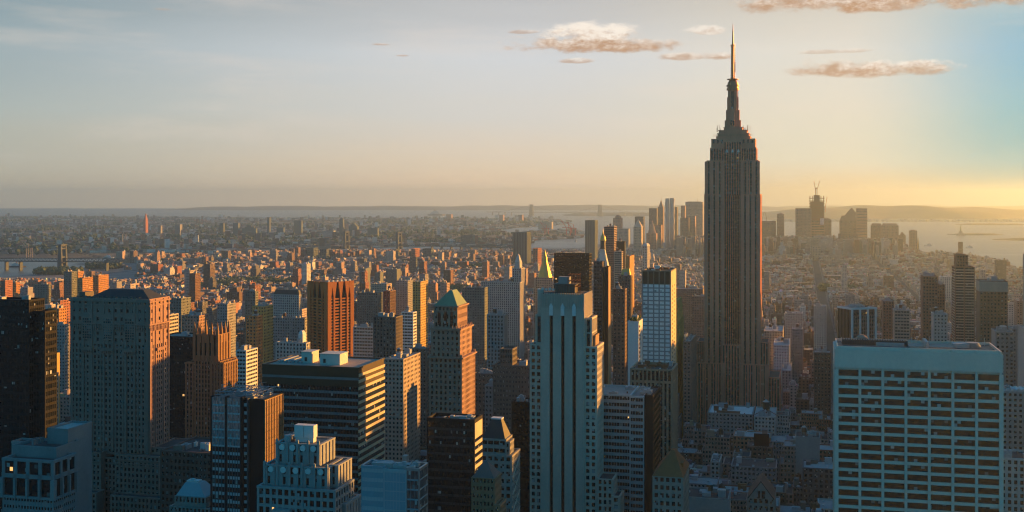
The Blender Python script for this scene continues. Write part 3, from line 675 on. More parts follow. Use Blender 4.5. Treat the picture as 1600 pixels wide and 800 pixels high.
# dark hipped roof and its crest
hr = MB(); hr.frus(x(135),x(229),3,d-1,zt+1.3, x(157),x(212),9,d-8,b.z(452)); b.part('hipped_roof', hr, SLATE)
cr = MB()
for k in range(16): cr.box(x(118)+k*3.1,x(118)+k*3.1+1.2,1,2,zt+1.4,zt+2.6)
cr.box(x(113),x(122),8,18,zt+.2,zt+4.5); b.each('roof_crest', cr, DSTONE)
# wings at the foot
SW = S('punch', bw=2.9, fh=3.75, pw=.45, sh=.42, pd=.5, sd=.35, wall=U_, glass=GLE)
b.tier(x(103,-7),x(157,-7),-7,8,0,b.z(706,0,-7),SW,faces='F'); b.tier(x(181,-7),x(249,-7),-7,29,0,b.z(707,0,-7),SW); b.tier(x(157,-7),x(181,-7),-2,8,0,b.z(713,0,-2),SW,faces='F')
b.tier(XR+.2,XR+13,2,32,0,b.z(703,0,2)+4,SW)
b.tier(x(97,-16),x(150,-16),-16,-7.5,0,b.z(768,0,-16),SW,faces='F'); b.tier(x(174,-16),x(252,-16),-16,-7.5,0,b.z(770,0,-16),SW)
co = MB()
for r_ in (713,719): co.box(x(181,-7)-.8,x(249,-7)+.9,-8,-7.4,b.z(r_,0,-7),b.z(r_,0,-7)+.7); co.box(x(102.5,-7)-.6,x(157,-7)+.6,-8,-7.4,b.z(r_,0,-7),b.z(r_,0,-7)+.7)
b.part('cornice', co, U_)
b.finish()

# dark curtain-wall slab cut by the left edge
b = B('glass_slab_tower', 'black glass slab tower cut by the left edge', 'office tower', -60, 650, short='black slab tower at the left edge')
x = b.x; XR = x(45); zt = b.z(469)
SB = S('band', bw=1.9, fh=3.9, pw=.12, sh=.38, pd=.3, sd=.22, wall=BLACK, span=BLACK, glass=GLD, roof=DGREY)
b.tier(0,XR,0,13,0,zt,SB); b.tier(XR+.1,x(70,4),4,14,0,b.z(487),SB); b.units(10,XR-2,2,12,zt,4,3)
b.finish()
# pale building in the bottom left corner
b = B('stepped_office_block', 'pale stepped office block with big square openings, in the bottom left corner', 'office block', 6, 560, short='pale stepped corner block')
x = b.x; BL = masonry('blue_grey_stone', (.22,.24,.24))
dd = b.depth(83,93)
b.tier(0,x(83),0,dd+12,b.z(745),b.z(719),S('punch',bw=(x(83)/4),fh=b.z(722)-b.z(745),pw=.28,sh=.25,pd=.6,sd=.6,wall=BL,glass=GLD),parapet=1.3)
b.tier(0,x(83),0,dd+12,b.z(776),b.z(745),S('punch',bw=(x(83)/4),fh=b.z(746)-b.z(776),pw=.16,sh=.12,pd=1.6,sd=1.2,wall=BL,glass=GLD),parapet=0)
b.tier(0,x(83),0,dd+12,0,b.z(776),S('punch',bw=1.6,fh=3.6,pw=.35,sh=.6,pd=.4,sd=.3,wall=BL,glass=GLD),parapet=0)
b.tier(x(20,8),x(88,8),8,26,b.z(719),b.z(700,0,8),mat=BL,parapet=1.5); b.tier(x(74,20),x(106,20),20,40,0,b.z(673,x(90,20),20),mat=BL,roof=PALER)
b.tier(x(18,28),x(70,28),28,36,0,b.z(695,0,28),mat=GREY)
mb = MB()
for k in range(3): mb.box(x(72,9)-8+k*.1,x(72,9)-7,9+k*3,11+k*3,b.z(700),b.z(692))
b.part('duct', mb, STEEL)
b.finish()
# black slab between the arched tower and the pinnacled one
b = B('glass_slab_tower', 'plain black slab between the arched-window tower and the pinnacled brick one', 'office tower', 262, 960, short='plain black slab')
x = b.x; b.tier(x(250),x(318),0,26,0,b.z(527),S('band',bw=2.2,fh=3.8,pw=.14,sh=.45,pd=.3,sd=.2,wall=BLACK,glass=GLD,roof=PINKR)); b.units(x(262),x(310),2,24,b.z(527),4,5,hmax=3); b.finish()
# pinnacled brick tower
b = B('pinnacled_tower', 'brown brick tower crowned with a row of thin stone pinnacles', 'office tower', 291, 900, short='pinnacled brick tower')
x = b.x; BR = masonry('russet_brick',(.27,.155,.08)); d = 18
SP = S('strip', bw=2.6, fh=3.6, pw=.5, sh=.4, pd=.6, sd=.25, wall=BR, span=BROWN)
b.tier(0,x(307),0,30,0,b.z(568),SP); b.tier(x(307),x(345),-1.5,24,0,b.z(563),SP,parapet=.5)
b.tier(x(331,-2),x(349,-2),-2,b.depth(349,366)+2,0,b.z(566),SP)
t0, t1 = x(304,2), x(340,2)
b.tier(t0,t1,2,20,b.z(563),b.z(523),S('strip',bw=4.3,fh=15,pw=.6,sh=.2,pd=1.0,sd=.4,wall=BR,glass=GLD),parapet=.6)
sp = MB()
for (a_,c_) in [(t0+i*(t1-t0)/4,2) for i in range(5)]+[(t1,2+i*6.0) for i in range(1,4)]+[(t0,8),(t0,20)]:
    sp.box(a_-.9,a_+.9,c_-.9,c_+.9,b.z(535),b.z(518)); sp.frus(a_-1.0,a_+1.0,c_-1.0,c_+1.0,b.z(518),a_-.1,a_+.1,c_-.1,c_+.1,b.z(503))
for i in range(4):
    a_ = t0+(i+.5)*(t1-t0)/4; sp.box(a_-.4,a_+.4,1.2,2.2,b.z(524),b.z(518)); sp.frus(a_-.4,a_+.4,1.2,2.2,b.z(518),a_-.05,a_+.05,1.6,1.7,b.z(512))
b.each('pinnacle', sp, BR)
for (a_,c_) in ((x(309),-2.2),(x(325),-2.2),(x(343),-2.2)):
    mb = MB(); mb.frus(a_-.8,a_+.8,c_-.4,c_+1,b.z(563),a_-.1,a_+.1,c_,c_+.1,b.z(556)); b.part('pinnacle', mb, BR)
b.finish()
# glass tower with trussed roof
b = B('glass_tower', 'mirror glass tower with black corner and steel trusses on its roof', 'office tower', 331, 570, short='mirror glass tower with roof trusses')
x = b.x; d1 = b.depth(413,443)
b.tier(0,x(413),0,d1,0,b.z(622),None,mat=BLACK,roof=DGREY,parapet=.5)
SG = S('band', bw=1.55, fh=3.9, pw=.1, sh=.2, pd=.25, sd=.2, wall=STEEL, span=BLUEG, glass=GLP, roof=DGREY)
SG2 = S('punch', bw=1.55, fh=3.9, pw=.3, sh=.38, pd=.25, sd=.2, wall=DGREY, span=BLUEG, glass=GLD)
g0,g1 = x(331.5,-2.5), x(352,-2.5); g2,g3 = x(355,-2.5), x(376,-2.5); zm = b.z(695)
for (a_,c_) in ((g0,g1),(g2,g3)):
    b.tier(a_,c_,-2.5,-.1,zm,b.z(619),SG,faces='F',parapet=0); b.tier(a_,c_,-2.5,-.1,0,zm,SG2,faces='F',parapet=0)
b.W.box(g1,g2,-2.9,-.05,0,b.z(617),b.mi(BLACK)); b.W.box(g3,x(380,-2.5),-3,-.05,0,b.z(617),b.mi(BLACK)); b.W.box(g0-.7,g0-.05,-3,0,0,b.z(617),b.mi(BLACK))
b.tier(x(380.5,-1.5),x(387,-1.5),-1.5,-.1,0,b.z(619),SG2,faces='F',parapet=0)
# the sunlit west wall: thin fins
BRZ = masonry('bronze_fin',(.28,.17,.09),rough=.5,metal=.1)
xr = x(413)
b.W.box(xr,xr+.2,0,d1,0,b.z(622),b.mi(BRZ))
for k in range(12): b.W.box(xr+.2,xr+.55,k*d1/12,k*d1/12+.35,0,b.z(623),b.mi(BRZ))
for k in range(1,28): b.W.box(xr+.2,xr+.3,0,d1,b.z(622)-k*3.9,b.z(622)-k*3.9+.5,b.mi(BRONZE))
zt = b.z(618); tr = MB()
for yy_ in (1,d1*.5,d1-1):
    tr.bar((1,yy_,zt+2),(xr-1,yy_,zt+2),.22); tr.bar((1,yy_,zt+.4),(xr-1,yy_,zt+.4),.2)
    for k in range(13):
        xx = 1+k*(xr-2)/13; tr.bar((xx,yy_,zt+.4),(xx+(xr-2)/26,yy_,zt+2),.1); tr.bar((xx+(xr-2)/26,yy_,zt+2),(xx+(xr-2)/13,yy_,zt+.4),.1)
for k in range(8): tr.bar((1+k*3.3,1,zt+2),(1+k*3.3,d1-1,zt+2.1),.14)
for (p_,q_) in ((2,5),(9,6),(16,4),(22,6.5)):
    tr.bar((p_,3,zt),(p_+2,3,zt+q_),.16); tr.bar((p_+4,3,zt),(p_+2,3,zt+q_),.16); tr.bar((p_+2,3,zt+q_),(p_+5.5,3,zt+q_+.6),.12)
b.part('roof_truss', tr, STEEL); b.units(2,xr-3,2,d1-2,zt-2,6,8,hmax=3)
b.finish()
# banded tower beside it
b = B('banded_office_tower', 'dark banded office tower with cream-striped sunlit wall and flat gravel roof', 'office tower', 411, 655, short='dark tower with cream-striped side')
x = b.x; XR = x(560); d = b.depth(560,600); zt = b.z(571)
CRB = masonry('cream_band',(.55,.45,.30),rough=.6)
b.W.box(0,XR,0,d,0,zt,b.mi(BRONZE))
SD = S('band', bw=1.75, fh=3.92, pw=.1, sh=.36, pd=.35, sd=.3, wall=DGREY, span=masonry('blue_grey_spandrel',(.15,.19,.2),rough=.5), glass=GLD)
b.facade('F',0,XR,0,zt-10-36*3.92,zt-10,SD)
b.W.box(-.3,XR+.3,-.4,0,zt-10,zt-6.4,b.mi(BRONZE)); b.W.box(-.3,XR+.3,-.3,0,zt-6.2,zt-4.9,b.mi(SD['span'])); b.W.box(-.3,XR+.3,-.45,0,zt-4.8,zt,b.mi(BRONZE))
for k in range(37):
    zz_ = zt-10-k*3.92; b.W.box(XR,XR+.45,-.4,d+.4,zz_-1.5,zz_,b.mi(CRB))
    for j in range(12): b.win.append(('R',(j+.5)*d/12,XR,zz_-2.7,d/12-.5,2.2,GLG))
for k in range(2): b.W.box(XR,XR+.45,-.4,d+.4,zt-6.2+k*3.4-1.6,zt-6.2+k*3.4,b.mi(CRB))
b.Rf.box(.5,XR-.5,.5,d-.5,zt+.01,zt+.15,b.mi(PINKR,b.rmats)); 
for q in ((-.4,XR+.5,-.5,.5),(-.4,XR+.5,d-.5,d+.4),(-.4,.5,.5,d-.5),(XR-.5,XR+.5,.5,d-.5)): b.Rf.box(*q,zt+.002,zt+.9,b.mi(BRONZE,b.rmats))
b.fp.append((-.5,XR+.5,-.5,d+.5)); b.ztop = zt; OCC.append((411,600,557,800,655))
for (p0,p1,y0_,y1_,h_) in ((471,487,14,24,6.2),(500,531,10,22,6.0)):
    mb = MB(); mb.box(x(p0,y0_),x(p1,y0_),y0_,y1_,zt+.1,zt+h_); mb.box(x(p0,y0_)-.3,x(p1,y0_)+.3,y0_-.3,y1_+.3,zt+h_,zt+h_+.4)
    h = b.part('lift_house', mb, MARBLE); mb = MB(); mb.box(x(p0,y0_)+2,x(p0,y0_)+3.4,y0_-.1,y0_+.1,zt+1.2,zt+3.4); b.part('vent', mb, BLACK, h)
mb = MB()
for k in range(7): mb.box(3+k*2.2,4.2+k*2.2,12,34,zt+.1,zt+1.2+.3*(k%2))
b.part('roof_unit', mb, ROOFC)
mb = MB()
for k in range(12): mb.bar((8+k*4,d-1.5,zt+.1),(8+k*4,d-1.5,zt+2.2),.08)
mb.bar((8,d-1.5,zt+2.2),(52,d-1.5,zt+2.2),.08); b.part('railing', mb, STEEL)
b.finish()
# small art deco crown in front
b = B('art_deco_tower', 'pale blue-grey art deco tower top with scalloped parapets and a boxy tank house', 'office tower', 404, 500, short='scalloped art deco tower')
x = b.x; PS = masonry('pale_glazed_brick',(.29,.31,.30))
z1,z2,z3 = b.z(697), b.z(730), b.z(762)
dA = S('strip', bw=3.4, fh=4.4, pw=.62, sh=.3, pd=.7, sd=.3, wall=PS, glass=GLD, roof=DGREY)
b.tier(0,x(523),0,20,0,z3,S('punch',bw=2.8,fh=3.9,pw=.35,sh=.35,pd=.5,sd=.35,wall=PS,glass=GLE,roof=DGREY),parapet=1.0)
b.tier(x(415,4),x(512,4),4,24,z3,z2,dA,parapet=.6); b.tier(x(434,7),x(499,7),7,22,z2,z1,dA,parapet=.6)
b.tier(x(512,5),x(523,5),8,22,z3,b.z(728),dA,parapet=.5); b.tier(x(523,8),x(539,8),8,24,0,b.z(790),dA)
def scallop(x0_,x1_,yy_,zt_,nn,nm):
    for k in range(nn):                               # pilaster caps and octagonal shields
        xx = x0_+(k+.5)*(x1_-x0_)/nn; mb = MB(); r_ = 1.35
        vs=[]; 
        for yv in (yy_-1.15,yy_-.65):
            for i in range(8): vs.append((xx+r_*math.cos(math.pi/8+i*math.pi/4),yv,zt_-1.3+r_*math.sin(math.pi/8+i*math.pi/4)))
        mb.poly(vs,[[7,6,5,4,3,2,1,0],list(range(8,16))]+[[i,(i+1)%8,8+(i+1)%8,8+i] for i in range(8)][::-1]); b.part('shield', mb, WHITE)
    for k in range(nn+1):
        xx = x0_+k*(x1_-x0_)/nn; mb = MB(); mb.box(xx-.5,xx+.5,yy_-1.3,yy_-.6,zt_-8,zt_+1.6); mb.frus(xx-.6,xx+.6,yy_-1.4,yy_-.5,zt_+1.6,xx-.2,xx+.2,yy_-1.1,yy_-.8,zt_+2.3); b.part(nm, mb, PS)
scallop(x(415,4),x(512,4),4,z2,5,'pilaster'); scallop(x(434,7),x(499,7),7,z1,4,'pilaster')
mb = MB()
for (p0,p1) in ((460,474),(475,490)): mb.box(x(p0,11),x(p1,11),11,15,z1+2.2,z1+7.5)
mb.box(x(461,11),x(489,11),11.4,14.6,z1+.1,z1+2.2); b.part('tank_house', mb, WHITE)
mb = MB(); mb.cyl(x(448,10),11,z1+.1,z1+3,1.4,n=12); b.part('roof_unit', mb, ROOFC); b.units(x(435,9),x(458,9),9,20,z1,3,2,hmax=2.5)
mb = MB(); mb.box(x(425,-3),x(452,-3),-3,0,0,z3-8); b.part('bay', mb, PS)
b.finish()
# blue glass box
b = B('panel_office_block', 'low blue-panelled office block with glazed corner, bottom centre-left', 'office block', 565, 470, short='blue-panelled block')
x = b.x; d = b.depth(655,668)
b.tier(0,x(600),0,d,0,b.z(731),S('band',bw=1.4,fh=3.8,pw=.08,sh=.6,pd=.1,sd=.06,wall=BLUEP,span=BLUEP,glass=BLUEG,roof=DGREY),faces='F')
b.tier(x(600)+.05,x(635),-.3,d,0,b.z(734),S('band',bw=1.4,fh=3.8,pw=.08,sh=.9,pd=.1,sd=.06,wall=BLUEG,span=BLUEP,glass=BLUEG,roof=DGREY),faces='F')
b.tier(x(635)+.05,x(655),0,d,0,b.z(731),S('band',bw=1.6,fh=3.9,pw=.08,sh=.16,pd=.15,sd=.12,wall=STEEL,span=BLUEP,glass=GLB,roof=DGREY))
b.units(x(570),x(650),1,d-1,b.z(731),12,21,hmax=1.8); b.finish()
# black tower with cream ribbed side
b = B('office_tower', 'black glass tower with a cream blind panel at the top of its striped side', 'office tower', 668, 560, short='black tower with cream top panel')
x = b.x; XR = x(741); d = b.depth(741,752.5); zt = b.z(658)
b.tier(0,XR,0,d,0,zt,S('band',bw=1.8,fh=3.9,pw=.1,sh=.3,pd=.2,sd=.15,wall=BLACK,span=masonry('black_spandrel',(.03,.035,.04),rough=.4),glass=GLD,roof=DGREY),faces='F',parapet=1.8)
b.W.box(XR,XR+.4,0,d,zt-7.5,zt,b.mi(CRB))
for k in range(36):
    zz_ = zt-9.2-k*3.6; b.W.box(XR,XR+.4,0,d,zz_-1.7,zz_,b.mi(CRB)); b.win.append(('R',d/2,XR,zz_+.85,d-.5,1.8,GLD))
b.units(2,XR-1,1,d-1,zt,9,11,hmax=2.2); b.finish()
# tower with green copper slope
b = B('copper_roof_tower', 'slim stone tower with a wedge of green copper roof', 'office tower', 672, 800, short='copper-roofed stone tower')
x = b.x; XR = x(721); d = b.depth(721,741); ST = S('punch', bw=3.0, fh=3.7, pw=.5, sh=.42, pd=.5, sd=.35, wall=OCHRE, glass=GLE)
b.tier(0,XR,0,d,0,b.z(560),ST,parapet=1.4)
x0_,x1_ = x(675,1.5),x(718,1.5); b.tier(x0_,x1_,1.5,d-2,b.z(560),b.z(517),S('punch',bw=3.3,fh=3.9,pw=.55,sh=.45,pd=.5,sd=.4,wall=OCHRE,glass=GLE),parapet=2.0)
c0,c1 = x(679,4),x(714,4); b.tier(c0,c1,4,d-5,b.z(517),b.z(479),S('punch',bw=2.6,fh=6.5,pw=.5,sh=.5,pd=.5,sd=.4,wall=OCHRE,glass=GLD),parapet=.6)
co = MB()
for (a0_,a1_,y0_,y1_,r_) in ((x0_,x1_,1.5,d-2,515),(0,XR,0,d,559),(c0,c1,4,d-5,480)):
    co.box(a0_-1.7,a1_+1.7,y0_-1.7,y1_+1.7,b.z(r_),b.z(r_)+.9)
b.part('cornice', co, OCHRE)
fi = MB()
for k in range(9): 
    a_ = x0_+k*(x1_-x0_)/8; fi.frus(a_-.5,a_+.5,.4,1.4,b.z(514),a_-.1,a_+.1,.8,1.0,b.z(508))
for k in range(8): fi.frus(x1_+.1,x1_+1.1,2+k*(d-5)/7,3+k*(d-5)/7,b.z(514),x1_+.5,x1_+.7,2.4+k*(d-5)/7,2.6+k*(d-5)/7,b.z(508))
for (a_,c_) in ((0,0),(XR,0),(XR,d)): fi.cyl(a_,c_,b.z(560),b.z(553),1.3,.9,8)
b.each('finial', fi, OCHRE)
rf = MB(); zr = b.z(478); rr0 = b.z(455); rf.frus(c0-.4,c1+.4,3.6,d-4.6,zr, c0+8.5,c1-5.5,11,d-10,rr0); o = b.part('hipped_roof', rf, [COPPER])
wn = MB()
for k in range(3): 
    a_ = c0+3.5+k*((c1-c0)-7)/2; wn.box(a_-1.0,a_+1.0,3.3,3.45,b.z(508),b.z(487))
b.part('arched_window', wn, GLD)
b.finish()
# hip roofed tower right of the black tower
b = B('hip_roof_tower', 'grey stone tower with a flat-topped slate hip, below the sawtooth of midtown roofs', 'office tower', 752, 620, short='flat-topped hip roof tower')
x = b.x; GS = masonry('grey_stone',(.28,.28,.25))
b.tier(0,x(799),0,b.depth(799,811),0,b.z(712),S('punch',bw=3,fh=3.8,pw=.4,sh=.45,wall=GS,glass=GLE)); b.tier(x(753,1),x(790,1),1,13,b.z(712),b.z(688),S('band',bw=3,fh=3.7,pw=.15,sh=.5,wall=GS,glass=GLD)); 
b.tier(x(790,1)+.1,x(795,1),2,10,b.z(712),b.z(692),S('punch',bw=3,fh=4,wall=GS))
rf = MB(); rf.frus(x(752.5,1),x(790,1),.5,13.5,b.z(687),x(768,5),x(783,5),5,9,b.z(657)); b.part('hipped_roof', rf, SLATE)
rf = MB(); rf.box(x(767,5),x(784,5),4.6,9.4,b.z(657),b.z(655)); b.part('roof_crest', rf, WHITE)
xb = MB(); xr = x(799)+.6
for k in range(8):
    dd_ = b.depth(799,811); z0_ = b.z(720)-k*9; xb.bar((xr,.5,z0_),(xr,dd_-.5,z0_-8),.3); xb.bar((xr,dd_-.5,z0_),(xr,.5,z0_-8),.3)
b.part('cross_bracing', xb, CREAM)
b.finish()
# small pyramid roof in the bottom
b = B('gabled_tower', 'small brick tower with steep dark hip roof, one face of it catching the sun', 'office tower', 754, 520, short='small steep-roofed brick tower')
x = b.x; d = b.depth(772,782); BK = masonry('amber_brick',(.27,.17,.10))
b.tier(x(738),x(772),0,d,0,b.z(748),S('punch',bw=1.7,fh=3.4,pw=.5,sh=.5,pd=.35,sd=.3,wall=BK,glass=GLE),parapet=.4); b.tier(x(772)+.5,x(780),-.5,d*.9,0,b.z(790),S('punch',bw=1.7,fh=3.4,wall=BK,glass=GLE))
rf = MB(); rf.frus(x(737.5),x(772.3),-.2,d+.2,b.z(747.5),x(755,4),x(760,4),d*.45,d*.6,b.z(724)); b.part('hipped_roof', rf, masonry('weathered_slate',(.13,.12,.11))); b.finish()
# black tower left of the ribbed tower
b = B('dark_tower', 'plain black tower tucked behind the left edge of the three-slot tower', 'office tower', 800, 720, short='plain black tower beside the three-slot tower')
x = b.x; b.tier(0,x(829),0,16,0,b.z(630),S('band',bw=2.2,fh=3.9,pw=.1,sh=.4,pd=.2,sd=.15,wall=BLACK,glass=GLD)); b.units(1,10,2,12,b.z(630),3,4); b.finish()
b = B('brick_office_block', 'dark brick block with rows of small lit windows left of the three-slot tower', 'office block', 771, 900, short='dark block with small lit windows')
x = b.x; b.tier(0,x(828),0,30,0,b.z(572),S('punch',bw=2.5,fh=3.5,pw=.55,sh=.5,wall=DSTONE,glass=glass('speckled_glass',blind=.3,blindcol=(.35,.38,.36)))); b.units(2,26,2,26,b.z(572),6,14); b.tier(x(782,6),x(800,6),6,20,b.z(572),b.z(548),S('strip',bw=2,fh=4,wall=DSTONE,glass=GLD)); b.finish()
# three-slot tower
b = B('slotted_tower', 'pale stone tower with three dark full-height slots and gold-lit setbacks', 'office tower', 828, 680, short='three-slot stone tower')
x = b.x; PB = masonry('pale_buff_stone',(.44,.40,.33),scale=.2)
W0,W1 = x(845),x(911); z8 = b.z(482); zt = b.z(459)
slots = [x(861.2),x(879.2),x(897)]; sw = .98; zb_ = 0
edges = [W0]
for s_ in slots: edges += [s_-sw, s_+sw]
edges.append(W1)
SH = S('punch', bw=3.0, fh=3.85, pw=.42, sh=.42, pd=.45, sd=.3, wall=PB, glass=GLE)
b.W.box(W0,W1,3.2,26,0,zt,b.mi(BLACK))
for k in range(0,8,2): b.W.box(edges[k],edges[k+1],0,3.25,0,z8,b.mi(PB))
for s_ in slots: 
    b.W.box(s_-sw,s_+sw,0,1.65,b.z(490),z8,b.mi(PB))
    for k in range(46): b.W.box(s_-sw,s_+sw,2.9,3.22,b.z(492)-k*3.85,b.z(492)-k*3.85+1.2,b.mi(DALU))
b.W.box(W0,W1,.35,26,z8,zt,b.mi(PB)); b.W.box(W0-.3,W1+.3,-.3,.4,z8-.5,z8+.4,b.mi(PB))
for k in range(25): xx = W0+k*(W1-W0)/24; b.W.box(xx-.25,xx+.25,-.1,.36,z8+.4,zt+.7,b.mi(PB))
b.W.box(W1-.01,W1+.25,.35,26,0,zt,b.mi(CREAM))
for k in range(9): b.W.box(W1+.25,W1+.7,.4+k*3.1,1.5+k*3.1,0,zt+.6,b.mi(CREAM))
b.Rf.box(W0+.3,W1-.3,.6,25.7,zt+.01,zt+.2,b.mi(TAR,b.rmats)); b.fp.append((W0,W1,0,26)); b.ztop=zt; OCC.append((845,911,459,800,680)); OCC.append((828,942,540,800,680))
for s_ in slots:                                      # pointed stone finials over the slots
    mb = MB(); mb.box(s_-1.1,s_+1.1,-.7,-.05,b.z(492),b.z(479)); mb.prism([(s_-1.3,-.75),(s_+1.3,-.75),(s_+1.3,-.1),(s_-1.3,-.1)],b.z(479),b.z(472.5),0,[(s_-.1,-.45),(s_+.1,-.45),(s_+.1,-.35),(s_-.1,-.35)]); b.part('finial', mb, WHITE)
b.tier(0,W0-.05,2,28,0,b.z(540),SH,parapet=.8); b.tier(x(838,4),W0-.1,4,26,b.z(540),b.z(495),S('punch',bw=3,fh=18,pw=.45,sh=.1,wall=PB,glass=GLD)); b.tier(x(840,5),W0-.1,5,9,b.z(495),b.z(455),mat=CREAM,parapet=.4)
b.tier(W1+.8,x(931),2,b.depth(931,942),0,b.z(542),S('punch',bw=3.0,fh=3.85,pw=.42,sh=.42,pd=.45,sd=.3,wall=CREAM,glass=GLE),parapet=1.2)
b.tier(W1+.8,x(924,4),4,20,b.z(542),b.z(498),S('strip',bw=3.2,fh=7,pw=.45,sh=.1,wall=CREAM,glass=GLD)); b.tier(x(924.4,5),x(930,5),6,18,b.z(542),b.z(526),mat=masonry('tan_plaster',(.3,.2,.13)))
b.tier(x(934,-1),x(957,-1),-1,14,0,b.z(742),S('strip',bw=3.0,fh=3.8,pw=.45,sh=.35,wall=PB,glass=GLE),parapet=.5); b.tier(x(957,-2),x(968,-2),-2,12,0,b.z(768),SH)
mb = MB(); p0,p1 = x(868,8),x(898,8); mb.box(p0,p1,8,18,zt+.2,zt+5.0); mb.box(p0-1.2,p1+1.2,7,19,zt+5.0,zt+5.5)
for k in range(8): mb.box(p0+k*(p1-p0)/7-.2,p0+k*(p1-p0)/7+.2,7.4,7.8,zt+.2,zt+5)
ph = b.part('penthouse', mb, DSTONE)
mb = MB(); mb.box(p0+1.5,p0+8,9,16,zt+5.5,zt+9.5); b.part('plant_room', mb, GREY, ph)
cg = MB()
for i in range(4):
    for j in range(3): cg.bar((p1-4+i*2,8+j*4,zt+.2),(p1-4+i*2,8+j*4,zt+11),.16)
for k in (4,7.5,11):
    for j in range(3): cg.bar((p1-4,8+j*4,zt+k),(p1+2,8+j*4,zt+k),.14)
    for i in range(4): cg.bar((p1-4+i*2,8,zt+k),(p1-4+i*2,16,zt+k),.14)
b.part('steel_frame', cg, RUST)
mb = MB()
for k in range(5): mb.box(x(840,8)+k*2.2,x(840,8)+k*2.2+1.2,8,10,b.z(455),b.z(455)+1+.5*(k%2))
b.part('roof_unit', mb, WHITE)
b.finish()
# curved banded block
b = B('banded_office_block', 'blue-grey office block with a gently folded ribbon-window front and black end', 'office block', 942, 700, short='folded ribbon-window block')
x = b.x; d = b.depth(1020,1031); zt = b.z(618)
SBB = S('band', bw=1.6, fh=3.9, pw=.1, sh=.48, pd=.25, sd=.35, wall=BLUEG, span=masonry('blue_grey_band',(.30,.34,.35),rough=.6), glass=GLD, roof=PINKR)
b.tier(x(930),x(985),0,d,0,zt,SBB,faces='F',parapet=1); b.tier(x(985)+.05,x(1006),-1.4,d,0,zt-.4,SBB,faces='F',parapet=1); b.tier(x(1006)+.45,x(1020),0,d,0,zt+.2,None,mat=BLACK,parapet=1)
xr = x(1020); 
for k in range(40): b.W.box(xr,xr+.45,0,d,zt-2-k*3.9-1.5,zt-2-k*3.9,b.mi(RUST)); b.win.append(('R',d/2,xr,zt-2-k*3.9+1.2,d-.6,2.2,GLD))  # sunlit reflected stripes put into the band colour, no rust on this wall
for k in range(10): b.W.box(xr,xr+.6,k*d/10,k*d/10+.3,0,zt+.4,b.mi(BRONZE))
b.units(x(992),x(1018),6,d-4,zt,6,31,hmax=3); b.units(x(945),x(985),4,d-4,zt,2,32,hmax=1.5); b.finish()
# stepped base and white gridded tower
b = B('setback_office_block', 'tan setback block with tall arcade windows below the white gridded tower', 'office block', 986, 800, short='tan arcaded setback block')
x = b.x; TN = masonry('tan_stone',(.36,.25,.17)); d = b.depth(1049.5,1057.5)
b.tier(0,x(1049.5),0,d,0,b.z(597),S('strip',bw=2.9,fh=3.8,pw=.5,sh=.4,pd=.6,sd=.3,wall=TN,span=DALU,glass=GLE),parapet=.8)
b.tier(0,x(1049.5),0,d,b.z(597),b.z(578),S('punch',bw=2.7,fh=8,pw=.35,sh=.2,pd=.6,sd=.4,wall=TN,glass=GLD),parapet=1.2); b.units(2,x(1046),2,d-2,b.z(578),9,41,hmax=3.5,mats=(ROOFC,RUST)); b.finish()
b = B('gridded_tower', 'white gridded apartment tower with bronze louvred top, left of the tall mast skyscraper', 'apartment tower', 1004, 1000, short='white gridded tower')
x = b.x; XR = x(1047.5); d = b.depth(1047.5,1055.5); zt = b.z(424); zs = b.z(444)
b.tier(0,XR,0,d,0,zs,S('punch',bw=XR/5,fh=3.55,pw=.24,sh=.28,pd=.5,sd=.35,wall=GREY,glass=GLW),faces='F',parapet=0)
b.tier(0,XR,0,d,zs,zt,S('strip',bw=XR/5,fh=11,pw=.2,sh=.04,pd=.5,sd=.3,wall=masonry('taupe_panel',(.22,.19,.15)),glass=BRONZE),faces='F',parapet=1.0)
SU = masonry('sunlit_cream_panel',(.60,.48,.32)); b.W.box(XR+.02,XR+.6,-.5,d,0,zt+.9,b.mi(SU))  # right wall only: its sunlit tone is put into this colour
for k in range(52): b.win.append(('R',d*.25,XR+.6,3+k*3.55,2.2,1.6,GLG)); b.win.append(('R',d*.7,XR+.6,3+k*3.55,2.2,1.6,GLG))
b.units(2,XR-2,2,d-2,zt,7,51,hmax=3,mats=(WHITE,RUST)); b.finish()
# pyramid roof
b = B('pyramid_roof_block', 'stone block with a tiled pyramid roof whose right slope is orange', 'office block', 1021, 620, short='orange pyramid-roofed block')
x = b.x; XR = x(1066); d = b.depth(1066,1075.5); SG_ = masonry('green_grey_stone',(.24,.25,.22))
b.tier(0,XR,0,d,0,b.z(745),S('punch',bw=3.0,fh=4.1,pw=.42,sh=.45,wall=SG_,glass=GLE,roof=SLATE),parapet=.5)
rf = MB(); rf.frus(-.6,XR+.7,-.6,d+.6,b.z(744),XR*.52,XR*.62,d*.45,d*.6,b.z(711)); ro = b.part('pyramid_roof', rf, TILE)
dm = MB(); dm.box(XR-2.2,XR-.6,d*.35,d*.55,b.z(738),b.z(729)); b.part('dormer', dm, TILE, ro); b.finish()

